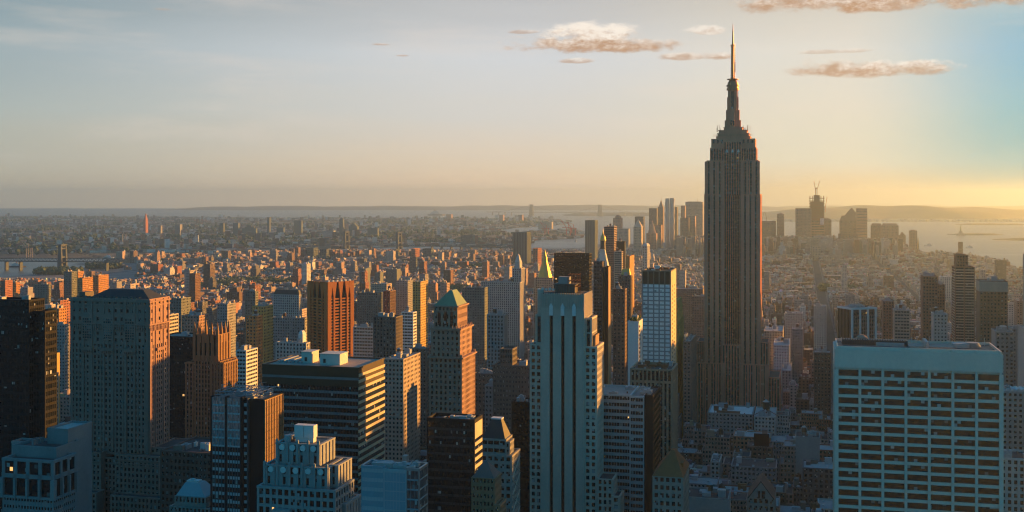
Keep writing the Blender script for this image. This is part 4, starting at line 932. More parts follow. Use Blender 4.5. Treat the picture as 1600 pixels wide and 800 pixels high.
# small hip-roofed block at the foot of the broad arched-window tower
b = B('hip_roof_block', 'small grey block with a ribbed hip roof beside the foot of the arched-window tower', 'office block', 266, 600, short='small ribbed hip-roof block')
x = b.x; b.tier(0,x(327),0,20,0,b.z(792),S('punch',bw=2.2,fh=3.8,pw=.45,sh=.5,pd=.3,sd=.25,wall=GS,glass=GLE),parapet=.6); b.tier(x(274,1.5),x(321,1.5),1.5,17,b.z(792),b.z(776),S('punch',bw=2.2,fh=4.4,pw=.45,sh=.5,pd=.3,sd=.25,wall=GS,glass=GLE),parapet=.3)
rf = MB(); rf.frus(x(275,2),x(320,2),2,16.5,b.z(775),x(288,5),x(310,5),6,12,b.z(757)); ro = b.part('hipped_roof', rf, BLUEG)
mb = MB(); mb.box(x(290,6),x(308,6),7,11,b.z(757),b.z(754.5)); mb.box(x(296,6),x(301,6),7.5,9,b.z(754.5),b.z(752)); b.part('roof_unit', mb, WHITE); b.finish()
b = B('podium_block', 'low flat podium block with tan-edged roof between the arched-window tower and the mirror glass tower', 'office block', 252, 700, short='low flat podium block')
x = b.x; b.tier(0,x(331),0,40,0,b.z(706),S('punch',bw=2.8,fh=3.8,wall=BROWN,glass=GLE)); b.units(3,x(322),3,36,b.z(706),9,91,hmax=4,mats=(ROOFC,BRICK,WHITE)); b.finish()
# ================================================================== 4. TOWERS OF THE MIDDLE DISTANCE
# diagonal brown granite tower
b = B('granite_tower', 'brown granite tower set at an angle, ribbed with V-shaped notches, glowing orange', 'office tower', 511.5, 1380, yaw=46, short='ribbed orange granite tower')
s_ = b.depth(511.5,481); zt = b.z(441); w_ = b.x(552.5); RG = REDG
b.W.box(0.6,w_-.6,0.6,s_,0,zt-1,b.mi(BLACK))
zn = b.z(464)
for (face,L) in (('F',w_),('L',s_)):
    nb_ = 4
    for k in range(nb_+1):
        c_ = k*L/nb_; hw = 1.15 if 0 < k < nb_ else 2.6
        c_ = min(max(c_,hw),L-hw)
        if face == 'F': b.W.prism([(c_-hw,-.9),(c_+hw,-.9),(c_+hw,.62),(c_-hw,.62)],0,zn,b.mi(RG)); b.W.prism([(c_-hw,-.9),(c_+hw,-.9),(c_+hw,.62),(c_-hw,.62)],zn,zt,b.mi(RG),[(max(0,c_-hw-2.6),-.9),(min(L,c_+hw+2.6),-.9),(min(L,c_+hw+2.6),.62),(max(0,c_-hw-2.6),.62)])
        else: b.W.prism([(-.9,c_-hw),(.62,c_-hw),(.62,c_+hw),(-.9,c_+hw)],0,zn,b.mi(RG)); b.W.prism([(-.9,c_-hw),(.62,c_-hw),(.62,c_+hw),(-.9,c_+hw)],zn,zt,b.mi(RG),[(-.9,max(0,c_-hw-2.6)),(.62,max(0,c_-hw-2.6)),(.62,min(L,c_+hw+2.6)),(-.9,min(L,c_+hw+2.6))])
    for i in range(41):
        zz_ = zn-4-i*3.6
        if zz_ < 2: break
        if face == 'F': b.W.box(.5,L-.5,-.35,.61,zz_,zz_+1.7,b.mi(RG))
        else: b.W.box(-.35,.61,.5,L-.5,zz_,zz_+1.7,b.mi(RG))
        for k in range(4):
            b.win.append((face,(k+.5)*L/4,.55,zz_+2.65,L/4-2.6,1.8,GLD))
b.Rf.box(1,w_-1,1,s_-1,zt-1,zt-.7,b.mi(TAR,b.rmats)); b.fp.append((-1,w_,-1,s_)); b.ztop=zt; OCC.append((481,553,441,560,1380))
for k in range(6):
    mb = MB(); a_ = 3+k*(w_-8)/5; mb.box(a_,a_+2.6,2,5,zt-.7,zt+1.8); b.part('roof_unit', mb, WHITE)
b.W.box(w_-.62,w_,-.85,s_,0,zt,b.mi(RG)); b.finish()
# gilded pyramid
b = B('gilded_pyramid_tower', 'stone tower capped by a golden pyramid roof', 'office tower', 834, 1950, short='golden pyramid')
x = b.x; b.tier(0,x(866),0,34,0,b.z(452),S('strip',bw=3.2,fh=4,wall=LIME,glass=GL),parapet=1); b.tier(x(837,3),x(863,3),3,31,b.z(452),b.z(434),S('strip',bw=3,fh=4,wall=LIME,glass=GL),parapet=.5)
rf = MB(); cx = x(851.5,17); r_ = 12.5
rf.cyl(cx,17,b.z(434),b.z(405,0,17),r_,r_*.28,8); rf.cyl(cx,17,b.z(405,0,17),b.z(401,0,17),r_*.33,r_*.3,8); rf.cyl(cx,17,b.z(401,0,17),b.z(390,0,17),r_*.26,.15,8); b.part('pyramid_roof', rf, GOLD)
tu = MB()
for (a_,c_) in ((1.5,1.5),(x(866)-1.5,1.5),(x(866)-1.5,30)): tu.box(a_-1.4,a_+1.4,c_-1.4,c_+1.4,b.z(452),b.z(440)); tu.frus(a_-1.4,a_+1.4,c_-1.4,c_+1.4,b.z(440),a_-.1,a_+.1,c_-.1,c_+.1,b.z(432))
b.each('turret', tu, LIME); b.finish()
# clock tower with gilded lantern
b = B('marble_campanile', 'white marble campanile with pyramid roof and gilded lantern', 'clock tower', 930, 2050, short='gilded lantern campanile')
x = b.x; XR = x(951); b.tier(0,XR,0,22,0,b.z(424),S('punch',bw=3.5,fh=4.2,pw=.5,sh=.5,wall=MARBLE,glass=GL),parapet=1.4)
rf = MB(); rf.frus(.5,XR-.5,.5,21.5,b.z(423),XR*.36,XR*.64,8,14,b.z(389)); b.part('pyramid_roof', rf, MARBLE)
dm = MB()
for (px_,r_) in ((936,410),(941,410),(946,410),(938,402),(944,402),(941,396)): dm.box(x(px_)-.7,x(px_)+.7,.5+(424-r_)*.26,3+(424-r_)*.26,b.z(r_),b.z(r_)+1.6)
b.each('dormer', dm, BLACK)
cx = XR*.5; ln = MB(); ln.cyl(cx,11,b.z(389),b.z(376),4.6,4.6,8); ln.cyl(cx,11,b.z(389),b.z(388),6,6,8); b.part('lantern', ln, SLATE)
cu = MB(); cu.cyl(cx,11,b.z(376),b.z(375),5.6,5.6,12); cu.cyl(cx,11,b.z(375),b.z(370),4.8,4.2,12); cu.cyl(cx,11,b.z(370),b.z(366),4.2,1.4,12); cu.cyl(cx,11,b.z(366),b.z(363),1.2,1.2,8); cu.cyl(cx,11,b.z(363),b.z(357),.8,.1,8); b.part('cupola', cu, GOLD); b.finish()
# twin-slab tower in front of it
b = B('twin_slab_tower', 'dark twin-slab tower with two orange sunlit edges right of the three-slot tower', 'hotel tower', 928, 1150, short='dark twin-slab tower')
x = b.x; CO = masonry('sunlit_edge_orange',(.42,.27,.15)); SDK = S('band',bw=2.4,fh=3.5,pw=.15,sh=.45,pd=.3,sd=.25,wall=DGREY,glass=GLD)  # CO: orange sunlight on the right edges, put into the wall colour
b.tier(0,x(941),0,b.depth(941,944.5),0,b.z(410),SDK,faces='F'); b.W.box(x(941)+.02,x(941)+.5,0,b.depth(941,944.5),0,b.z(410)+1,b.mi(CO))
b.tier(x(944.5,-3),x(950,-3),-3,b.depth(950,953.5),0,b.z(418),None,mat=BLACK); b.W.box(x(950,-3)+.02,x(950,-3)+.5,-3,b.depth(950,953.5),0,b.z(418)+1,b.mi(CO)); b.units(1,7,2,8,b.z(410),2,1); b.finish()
# black slab
b = B('office_tower', 'wide black slab tower between the golden pyramid and the gilded lantern', 'office tower', 866, 1500, short='wide black slab')
x = b.x; b.tier(0,x(920.5),0,b.depth(920.5,924),0,b.z(397),S('band',bw=2.6,fh=3.8,pw=.1,sh=.4,pd=.3,sd=.2,wall=BLACK,span=BLACK,glass=GLD)); b.finish()
# corner block with white piers
b = B('white_piered_tower', 'dark tower turned at an angle, its face striped by tall white piers', 'office tower', 1331, 1150, yaw=18, short='white-piered dark tower')
d = b.depth(1331,1310.5); XR = b.x(1367.5); zt = b.z(481); PUR = masonry('plum_panel',(.16,.10,.09),rough=.5)
b.W.box(0,XR,0,d,0,zt-.5,b.mi(PUR)); b.fp.append((-1,XR+1,-1,d)); b.ztop=zt; OCC.append((1310,1368,475,560,1150))
for k in range(4): a_ = k*XR/3; b.W.box(a_-.9,a_+.9,-1.2,.02,0,zt-2,b.mi(WHITE))
for k in range(12):
    if k%4: a_ = k*XR/12; b.W.box(a_-.2,a_+.2,-.5,.02,0,zt-8,b.mi(ALU))
for k in range(5): c_ = k*d/4; b.W.box(-.8,.02,c_-.5,c_+.5,0,zt-2,b.mi(BRONZE))
for i in range(38):
    for k in range(12): b.win.append(('F',(k+.5)*XR/12,0,zt-6-i*3.8,XR/12-.7,2.2,GLD))
b.Rf.box(-1.3,XR+1.3,-1.3,d+1.3,zt-2,zt-.2,b.mi(WHITE,b.rmats)); b.Rf.box(.3,XR-.3,.3,d-.3,zt-.2,zt-.1,b.mi(PINKR,b.rmats)); b.units(2,XR-2,2,d-2,zt,6,3,hmax=1.6); b.finish()
# tall banded tower far right
b = B('balcony_tower', 'tallest hazy brown tower at the right, ringed with pale floor bands and sliced top', 'apartment tower', 1493, 1400, short='tall banded tower in the haze')
x = b.x; HB = masonry('haze_brown_brick',(.25,.17,.12)); SBn = S('band',bw=3,fh=3.3,pw=.12,sh=.34,pd=.3,sd=.7,wall=HB,span=CREAM,glass=GLG)
b.tier(0,x(1522),0,30,0,b.z(418),SBn,faces='FL'); b.tier(x(1495,2),x(1512,2),2,24,b.z(418),b.z(400),S('punch',bw=3,fh=3.5,wall=HB)); 
rf = MB(); rf.prism([(x(1495,2),2),(x(1512,2),2),(x(1512,2),24),(x(1495,2),24)],b.z(400)+1.2,b.z(400)+1.4,0); rf.frus(x(1496,2),x(1511,2),3,23,b.z(400)+1.4,x(1497,2),x(1500,2),4,22,b.z(396)); b.part('roof_wedge', rf, HB)
b.W.box(x(1507)-.6,x(1507)+.6,-1,0,0,b.z(418),b.mi(HB)); b.finish()
# plain towers: (name, label, category, front left, front right, side, top row, depth, wall, style, kw)
PK = masonry('pink_brick',(.36,.15,.10)); OR = masonry('orange_brick',(.45,.22,.08)); YB = masonry('yellow_brick',(.55,.36,.12)); SG2_ = masonry('grey_green_brick',(.17,.19,.17)); PAL = masonry('pale_brick',(.42,.38,.31)); HZ = masonry('rose_stone',(.28,.19,.15))
RB = masonry('rust_brick',(.20,.11,.07))
T = [
('apartment_tower','flat rose-red apartment slab at the left edge, beyond the black slab','apartment tower',1,8,19.5,439,2300,PK,'p'),
('apartment_tower','short orange apartment block beside the rose-red slab at the left edge','apartment tower',20,22,31,442,2450,OR,'p'),
('apartment_tower','grey apartment slab with a narrow sunlit right side, above the black slab','apartment tower',54,74,79.5,445,2200,SG2_,'p'),
('apartment_tower','taller grey tower with a long orange side, left of three orange towers','apartment tower',100,112,120.5,425,2300,SG2_,'p'),
('apartment_tower','short orange-topped tower peeping behind the taller grey one','apartment tower',118,122,131,425,2500,OR,'p'),
('apartment_tower','middle of the three orange-sided towers behind the broad arched-window tower','apartment tower',121,129,145,435,2200,OR,'p'),
('apartment_tower','right one of the three orange-sided towers behind the broad arched-window tower','apartment tower',145,154,169.5,431,2280,OR,'p'),
('apartment_tower','bright red brick tower beside the top left corner of the broad arched-window tower','apartment tower',90,94,111,471,1600,PK,'p'),
('apartment_block','yellow-orange block with tiny windows in front of the red brick tower','apartment block',75,92,103.5,483,1350,OR,'p'),
('apartment_tower','narrow golden stepped tower hugging the right edge of the black slab','apartment tower',60,70,80,532,1150,YB,'p'),
('apartment_tower','banded balcony tower with golden side below the golden stepped one','apartment tower',70,79,90,586,1000,PAL,'b'),
('apartment_block','grey residential block between the black slab and the arched tower','apartment block',72,101,108,508,1280,GREY,'p'),
('apartment_block','cream modern block with lit balcony bands right of the arched tower','apartment block',240,259,277.5,494,1150,CREAM,'b'),
('apartment_tower','tall grey tower with golden orange side behind the pinnacled tower','apartment tower',263,283,298,467,1500,SG2_,'p'),
('church_tower','lone dark tower with an orange flank amid far rooftops','tower',296,305,313,428,2600,RB,'p'),
('office_block','ochre lit block just behind the pinnacles','office block',284,311,325.5,494,1300,OCHRE,'p'),
('apartment_tower','grey tower with orange-topped side right of the pinnacles','apartment tower',340,355,368,476,1500,GREY,'p'),
('office_block','white terraced modern block left of the dark cream-striped tower','office block',370,384,401,549,1050,WHITE,'b'),
('apartment_tower','plain dark grey tower right of the pinnacles, without any sunlit side','apartment tower',383,399,400.5,456,1600,SG2_,'p'),
('apartment_tower','golden-sided tower left of the ribbed granite tower','apartment tower',395,412,426.5,480,1350,YB,'p'),
('apartment_tower','orange twin slab tucked in front of the golden-sided one','apartment tower',385,400,410,495,1280,OR,'p'),
('hotel','classical grey hotel with dark mansard roof left of the ribbed granite tower','hotel',428,467,471,461,1750,LIME2,'s'),
('apartment_block','wide shaded grey block with courtyard wings below the classical hotel','apartment block',426,476,479,497,1450,GREY,'p'),
('institute','pale complex with a stubby tower in front of the ribbed granite tower','institute',432,478,483,536,1150,LIME2,'s'),
('office_block','dark green shaded block right of the ribbed granite tower','office block',559,590,597,458,1700,SG2_,'s'),
('apartment_tower','slim dark tower with cream side right of the ribbed granite tower','apartment tower',600,609,617.5,456,1450,BROWN,'s'),
('office_tower','dark green-glass tower with pale banded sunlit side','office tower',584,618,628,496,1150,DSTONE,'s'),
('office_block','white rounded terrace block right of the green-glass tower','office block',628,645,650,489,1350,WHITE,'b'),
('office_block','pale low modern block between the granite tower and the green-glass tower','office block',553,583,585,512,1250,LIME2,'b'),
('apartment_tower','far grey tower with orange stripe of sun, fourth row behind the granite tower','apartment tower',562,571,578.5,420,3000,SG2_,'p'),
('apartment_tower','far grey tower with pinkish side right of the orange-striped one','apartment tower',586,594,599,426,3000,SG2_,'p'),
('apartment_tower','brown brick tower with red side, beside the far pink-sided one','apartment tower',603,620,626,421,3200,SG2_,'p'),
('office_block','ornate grey block with orange end behind the slim dark tower','office block',580,604,612,444,2200,LIME,'p'),
('office_block','broad shaded grey block with rusty orange end left of the copper roof','office block',619,637,646,439,2250,GREY,'p'),
('apartment_tower','bright amber tower left of the copper roof','apartment tower',645,657,668,441,1700,YB,'p'),
('office_block','very wide white-columned block behind the copper roof','office block',752,812,817,441,1900,LIME2,'s'),
('office_tower','grey tower with a light sunlit edge right of the copper roof','office tower',762,787,792,493,1150,GREY,'s'),
('department_store','big dark rounded block right behind the copper roof','department store',722,757,762,450,1600,SG2_,'p'),
('office_block','ornate buff block with sun-washed corner in front of the green-glass tower','office block',601,630,656,562,950,LIME,'p'),
('office_block','dark brown block left of the copper-roofed tower','office block',644,666,668,546,1100,DSTONE,'p'),
('office_block','dark shaded block right of the copper-roofed tower','office block',741,772,775,585,1000,DSTONE,'p'),
('office_block','shaded grey office block low between copper roof and three-slot tower','office block',758,775,781,604,940,GREY,'p'),
('hotel_tower','slender blank white slab with roof garden left of the white gridded tower','hotel tower',981,998,1004,504,900,WHITE,'n'),
('office_tower','brown gridded tower behind the blank white slab','office tower',958,976,979,453,1100,BROWN,'p'),
('office_tower','dark tower with a small golden cap left of the white gridded tower','office tower',967,985,987.5,432,1400,DSTONE,'s'),
('office_tower','slim orange sunlit tower behind the golden cap','office tower',978,984,991,401,2200,OR,'n'),
('apartment_tower','golden stepped tower squeezed beside the right edge of the white gridded tower','apartment tower',1052,1058,1068,503,1200,YB,'p'),
('office_block','brown block with plain side between the gridded tower and the mast skyscraper','office block',1068,1079,1088,535,1180,HZ,'p'),
('office_block','wide grey office block left of the mast skyscraper','office block',1081,1104,1105,464,1650,HZ,'p'),
('office_block','rose-grey block with roof terraces left of the mast skyscraper','office block',1056,1098,1100,452,2000,HZ,'p'),
('office_tower','pale tower with pinnacled roof far down the avenue','office tower',801,814,819,420,1900,LIME2,'s'),
('office_tower','slim pink slab rising behind the twin slabs','apartment tower',944,959,963.5,355,2300,masonry('rose_glass_slab',(.22,.12,.11),rough=.4),'b'),
('office_tower','black-green tower with plain face behind the golden cap','office tower',963,976,977.5,378,2150,BLACK,'n'),
('office_tower','pale banded slab standing before the black-green tower','office tower',960,971,973,394,1900,LIME,'b'),
('office_tower','hazy brown tower left of the tall banded tower at the right','office tower',1442,1465,1467,433,1350,HB,'p'),
('office_tower','white stepped tower in front of the hazy brown one at the right','office tower',1459,1480,1482,492,1200,LIME2,'p'),
('office_tower','hazy brown shoulder block right of the white stepped tower','office tower',1464,1476,1477,446,1450,HB,'p'),
('office_tower','wide hazy slab with pale blank cap at the right edge','office tower',1531,1574,1576,440,1200,HB,'p'),
('office_block','grey block in haze below the wide pale-capped slab','office block',1556,1584,1586,520,1000,GREY,'p'),
('office_tower','pale tower cut by the right edge','office tower',1582,1625,1626,515,1100,GREY,'p'),
('office_block','brown tower right of the white-piered dark tower','office tower',1380,1397,1398,472,1400,HB,'p'),
('apartment_block','cream terraced block with rounded balconies right of the white-piered tower','apartment block',1398,1421,1422.5,486,1300,PAL,'b'),
('station_building','pale hall with roof barrels behind the right edge of the white grid slab','office block',1566,1640,1641,614,800,LIME2,'p'),
('office_block','pale columned block at the very bottom right','office block',1563,1640,1641,718,660,LIME2,'s'),
('loft_building','white loft building with big windows right of the mast skyscraper foot','loft building',1209,1233,1243,540,1480,WHITE,'p'),
('loft_building','tall cream loft building with six window columns','loft building',1227,1254,1256,490,1650,LIME2,'p'),
('loft_building','ornate arcaded loft building beside the mast skyscraper','loft building',1194,1223,1225,518,1560,LIME,'p'),
('loft_building','narrow grey loft building in front of the cream one','loft building',1238,1254,1256,515,1500,GREY,'p'),
('loft_building','small white loft building left of the white-piered tower','loft building',1272,1291,1293,479,1800,LIME2,'p'),
('office_block','dark shaded loft wall just left of the white grid slab','loft building',1272,1298,1300,552,1250,BROWN,'p'),
('office_block','long grey loft range at the foot of the mast skyscraper right side','loft building',1222,1236,1238,580,1420,GREY,'p'),
('loft_building','long block with light parapet roof in front of the mast skyscraper','loft building',1106,1176,1179,646,1120,GREY,'p'),
('loft_building','block carrying a large water tank in front of the mast skyscraper right corner','loft building',1179,1211,1213,652,1100,LIME2,'p'),
('loft_building','blank grey-walled loft building low between the skyscraper and the white grid slab','loft building',1243,1281,1283,684,900,GREY,'n'),
('loft_building','flat pale-roofed building at the bottom beside the pyramid roof','loft building',1062,1138,1142,778,700,GREY,'n'),
('loft_building','loft building with a cream plaster top block by the skyscraper left foot','loft building',1069,1079,1084,620,1180,PAL,'n'),
]
cats = {}
extra = {}
for row in T:
    (nm,lb,ct,pl,pc,pr,top,Yd,wall,sty) = row
    b = B(nm, lb, ct, pl, Yd, short=lb.split(',')[0].split(' with ')[0][:44])
    XR = b.x(pc); d = b.depth(pc,pr) if pr-pc > .8 and pc < 1245 else 24
    d = max(8,min(d,70)); zt = b.z(top)
    st = {'p':S('punch',bw=3.4,fh=3.6,pw=.5,sh=.5,pd=.25,sd=.2,wall=wall,glass=GL,roof=PALER),'b':S('band',bw=3,fh=3.5,pw=.12,sh=.5,pd=.3,sd=.6,wall=wall,glass=GLG,roof=PALER),
          's':S('strip',bw=3.4,fh=3.7,pw=.45,sh=.4,pd=.6,sd=.25,wall=wall,glass=GL,roof=TAR),'n':None}[sty]
    far = Yd > 1350
    face = 'F' if Yd > 2600 else 'FR'
    b.tier(0,XR,0,d,0,zt,st,faces=face,mat=wall,roof=TAR if sty=='n' else None)
    rnd = random.Random(int(pl*7+top)); b.units(1,XR-1,1,d-1,zt,3 if far else 5,int(pl),hmax=5)
    if nm in ('loft_building','apartment_block') or rnd.random() < .35:
        b.tank(min(XR-3,max(3,XR*rnd.uniform(.2,.8))), d*.5, zt, 1.9, 3.6)
    if 'mansard' in lb:
        m_ = MB(); m_.frus(-.3,XR+.3,-.3,d,zt+1.2,1.5,XR-1.5,2,d-2,zt+8); b.part('mansard_roof',m_,SLATE)
    if 'stubby tower' in lb:
        m_ = MB(); m_.box(b.x(466,4),b.x(473,4),4,12,zt,b.z(521,0,4)); m_.frus(b.x(466,4),b.x(473,4),4,12,b.z(521,0,4),b.x(468,4),b.x(471,4),6,10,b.z(516,0,4)); b.part('stair_tower',m_,WHITE)
    if 'pinnacled roof' in lb:
        m_ = MB(); m_.box(XR*.2,XR*.8,3,d*.8,zt,b.z(409)); m_.frus(XR*.2,XR*.8,3,d*.8,b.z(409),XR*.45,XR*.55,d*.4,d*.5,b.z(397)); b.part('pinnacled_roof',m_,LIME2)
    if 'small golden cap' in lb:
        m_ = MB(); m_.box(b.x(971,4),b.x(984,4),4,d*.8,zt,b.z(429,0,4)); b.part('attic',m_,DSTONE); m_ = MB(); m_.frus(b.x(970.5,4),b.x(984.5,4),3.6,d*.8,b.z(429,0,4),b.x(972,4),b.x(983,4),6,d*.7,b.z(420,0,4)); b.part('golden_cap',m_,GOLD)
    if 'golden stepped tower sq' in lb:
        for k in range(3):
            m_ = MB(); m_.box(XR*.1*k,XR*(1-.12*k),1+k,d-3-k*3,zt+k*7,zt+7+k*7); b.part('setback',m_,YB)
    if 'narrow golden stepped' in lb:
        m_ = MB(); m_.box(XR+.3,XR+9,d*.2,d*1.1,0,b.z(552)); b.part('side_wing',m_,YB)
    if 'roof garden' in lb:
        m_ = MB(); rr_ = random.Random(3)
        for k in range(60):
            cx,cy_,cz = rr_.uniform(1,XR-1),rr_.uniform(1,d-1),zt+rr_.uniform(1.2,3.4); r0 = rr_.uniform(.5,1.1)
            m_.cyl(cx,cy_,cz-r0,cz,r0*.6,r0,6); m_.cyl(cx,cy_,cz,cz+r0,r0,.2,6)
        tag(b.part('roof_garden',m_,masonry('shrub_green',(.07,.11,.03))), kind='stuff')
        for k in range(34): b.W.box(XR,XR+.5,3+0,5.5,zt-4-k*3.3,zt-2.4-k*3.3,b.mi(BLACK))
    if 'roof barrels' in lb:
        for k in range(9):
            m_ = MB(); pts=[(1.8*math.cos(a*math.pi/6),1.8*math.sin(a*math.pi/6)) for a in range(7)]; o0=b.x(1568+k*8,2)
            vs=[(o0+p[0],yv,zt+1+p[1]) for yv in (2,16) for p in pts]; m_.poly(vs,[list(range(7)),list(range(13,6,-1))]+[[i+1,i,7+i,8+i] for i in range(6)]+[[0,6,13,7]]); b.part('barrel_vault',m_,WHITE)
    if 'pale blank cap' in lb: b.W.box(-.6,XR+.6,-.7,d,zt-10,zt+.2,b.mi(PAL))
    if 'light parapet' in lb:
        b.Rf.box(1,XR-1,1,d-1,zt+.13,zt+.2,b.mi(WHITE,b.rmats)); m_=MB(); m_.box(b.x(1128,6),b.x(1136,6),6,10,zt+.2,zt+4); m_.box(8,30,3,6,zt+.2,zt+2.4); b.part('lift_house',m_,RB)
        b.tank(b.x(1119,4),4,zt,2.4,4.6)
    if 'large water tank' in lb:
        b.tank(b.x(1197,9),9,zt,3.2,6.5,7); m_ = MB()
        for q in (-12,12): m_.bar((b.x(1197,9)+q,9,zt),(b.x(1197,9),9,zt+7),.3)
        b.part('tank_brace',m_,RUST)
    if 'cream plaster top' in lb: b.W.box(0,XR,0,d,zt-14,zt,b.mi(PAL))
    b.finish(nwin=60 if Yd < 1300 else 24)
# large dark hoarding standing on a roof
b = B('loft_building','dark loft building carrying a big black hoarding on its roof','loft building',1168,980,short='loft with black hoarding'); XR=b.x(1206); b.tier(0,XR,0,22,0,b.z(699),S('punch',bw=4,fh=4,pw=.4,sh=.45,wall=BROWN)); b.units(2,XR-2,6,20,b.z(699),4,77)
b.finish(40)
hb = B('roof_hoarding','big black blank hoarding on stilts seen in front of the mast skyscraper','hoarding',1178,980,base=b.z(699)+.2); m_ = MB(); q0=hb.x(1178); q1=hb.x(1202); m_.box(q0,q1,.5,1.1,.9,11.4); hb.part('panel',m_,BLACK); m_=MB()
for k in range(7): a_=q0+.4+k*(q1-q0-.8)/6; m_.bar((a_,1.2,-.1),(a_,1.2,11),.15); m_.bar((a_,4.5,-.1),(a_,1.2,7),.12)
hb.part('frame',m_,STEEL)
# gabled church-like front low in the picture
b = B('gabled_hall','stone hall with a steep pointed gable and pointed windows, low between skyscraper and white slab','hall',1168,760,short='steep-gabled hall'); XR=b.x(1210); ze=b.z(778); za=b.z(750)
b.tier(0,XR,0,26,0,ze,S('punch',bw=3.2,fh=4.5,pw=.45,sh=.4,wall=GS,glass=GLE),parapet=0)
m_=MB(); vs=[(-.2,-.5,ze),(XR+.2,-.5,ze),(XR/2,-.5,za),(-.2,26.5,ze),(XR+.2,26.5,ze),(XR/2,26.5,za)]; m_.poly(vs,[[0,1,2],[5,4,3],[1,4,5,2],[0,2,5,3],[0,3,4,1]]); b.part('gable_roof',m_,SLATE)
m_=MB(); vs=[(0.6,-.8,ze),(XR-.6,-.8,ze),(XR/2,-.8,za-1),(0.6,-.5,ze),(XR-.6,-.5,ze),(XR/2,-.5,za-1)]; m_.poly(vs,[[0,1,2],[5,4,3],[1,4,5,2],[0,2,5,3],[0,3,4,1]]); g_=b.part('gable_front',m_,GS)
for q in (-1.6,1.6): m_=MB(); m_.box(XR/2+q-1.1,XR/2+q+1.1,-1.0,-.75,ze+.5,ze+5.2); b.part('window',m_,GLE,g_)
b.finish(40)

# ================================================================== 5. DOWNTOWN AND FAR TOWERS
FB = lambda n,c: masonry(n,c)
D1 = FB('downtown_brown',(.22,.15,.12)); D2 = FB('downtown_rose',(.30,.20,.17)); D3 = FB('downtown_dark',(.10,.09,.09)); D4 = FB('downtown_pale',(.40,.34,.28)); D5 = FB('far_green_grey',(.12,.15,.14)); D6 = FB('steel_skin',(.46,.43,.38))
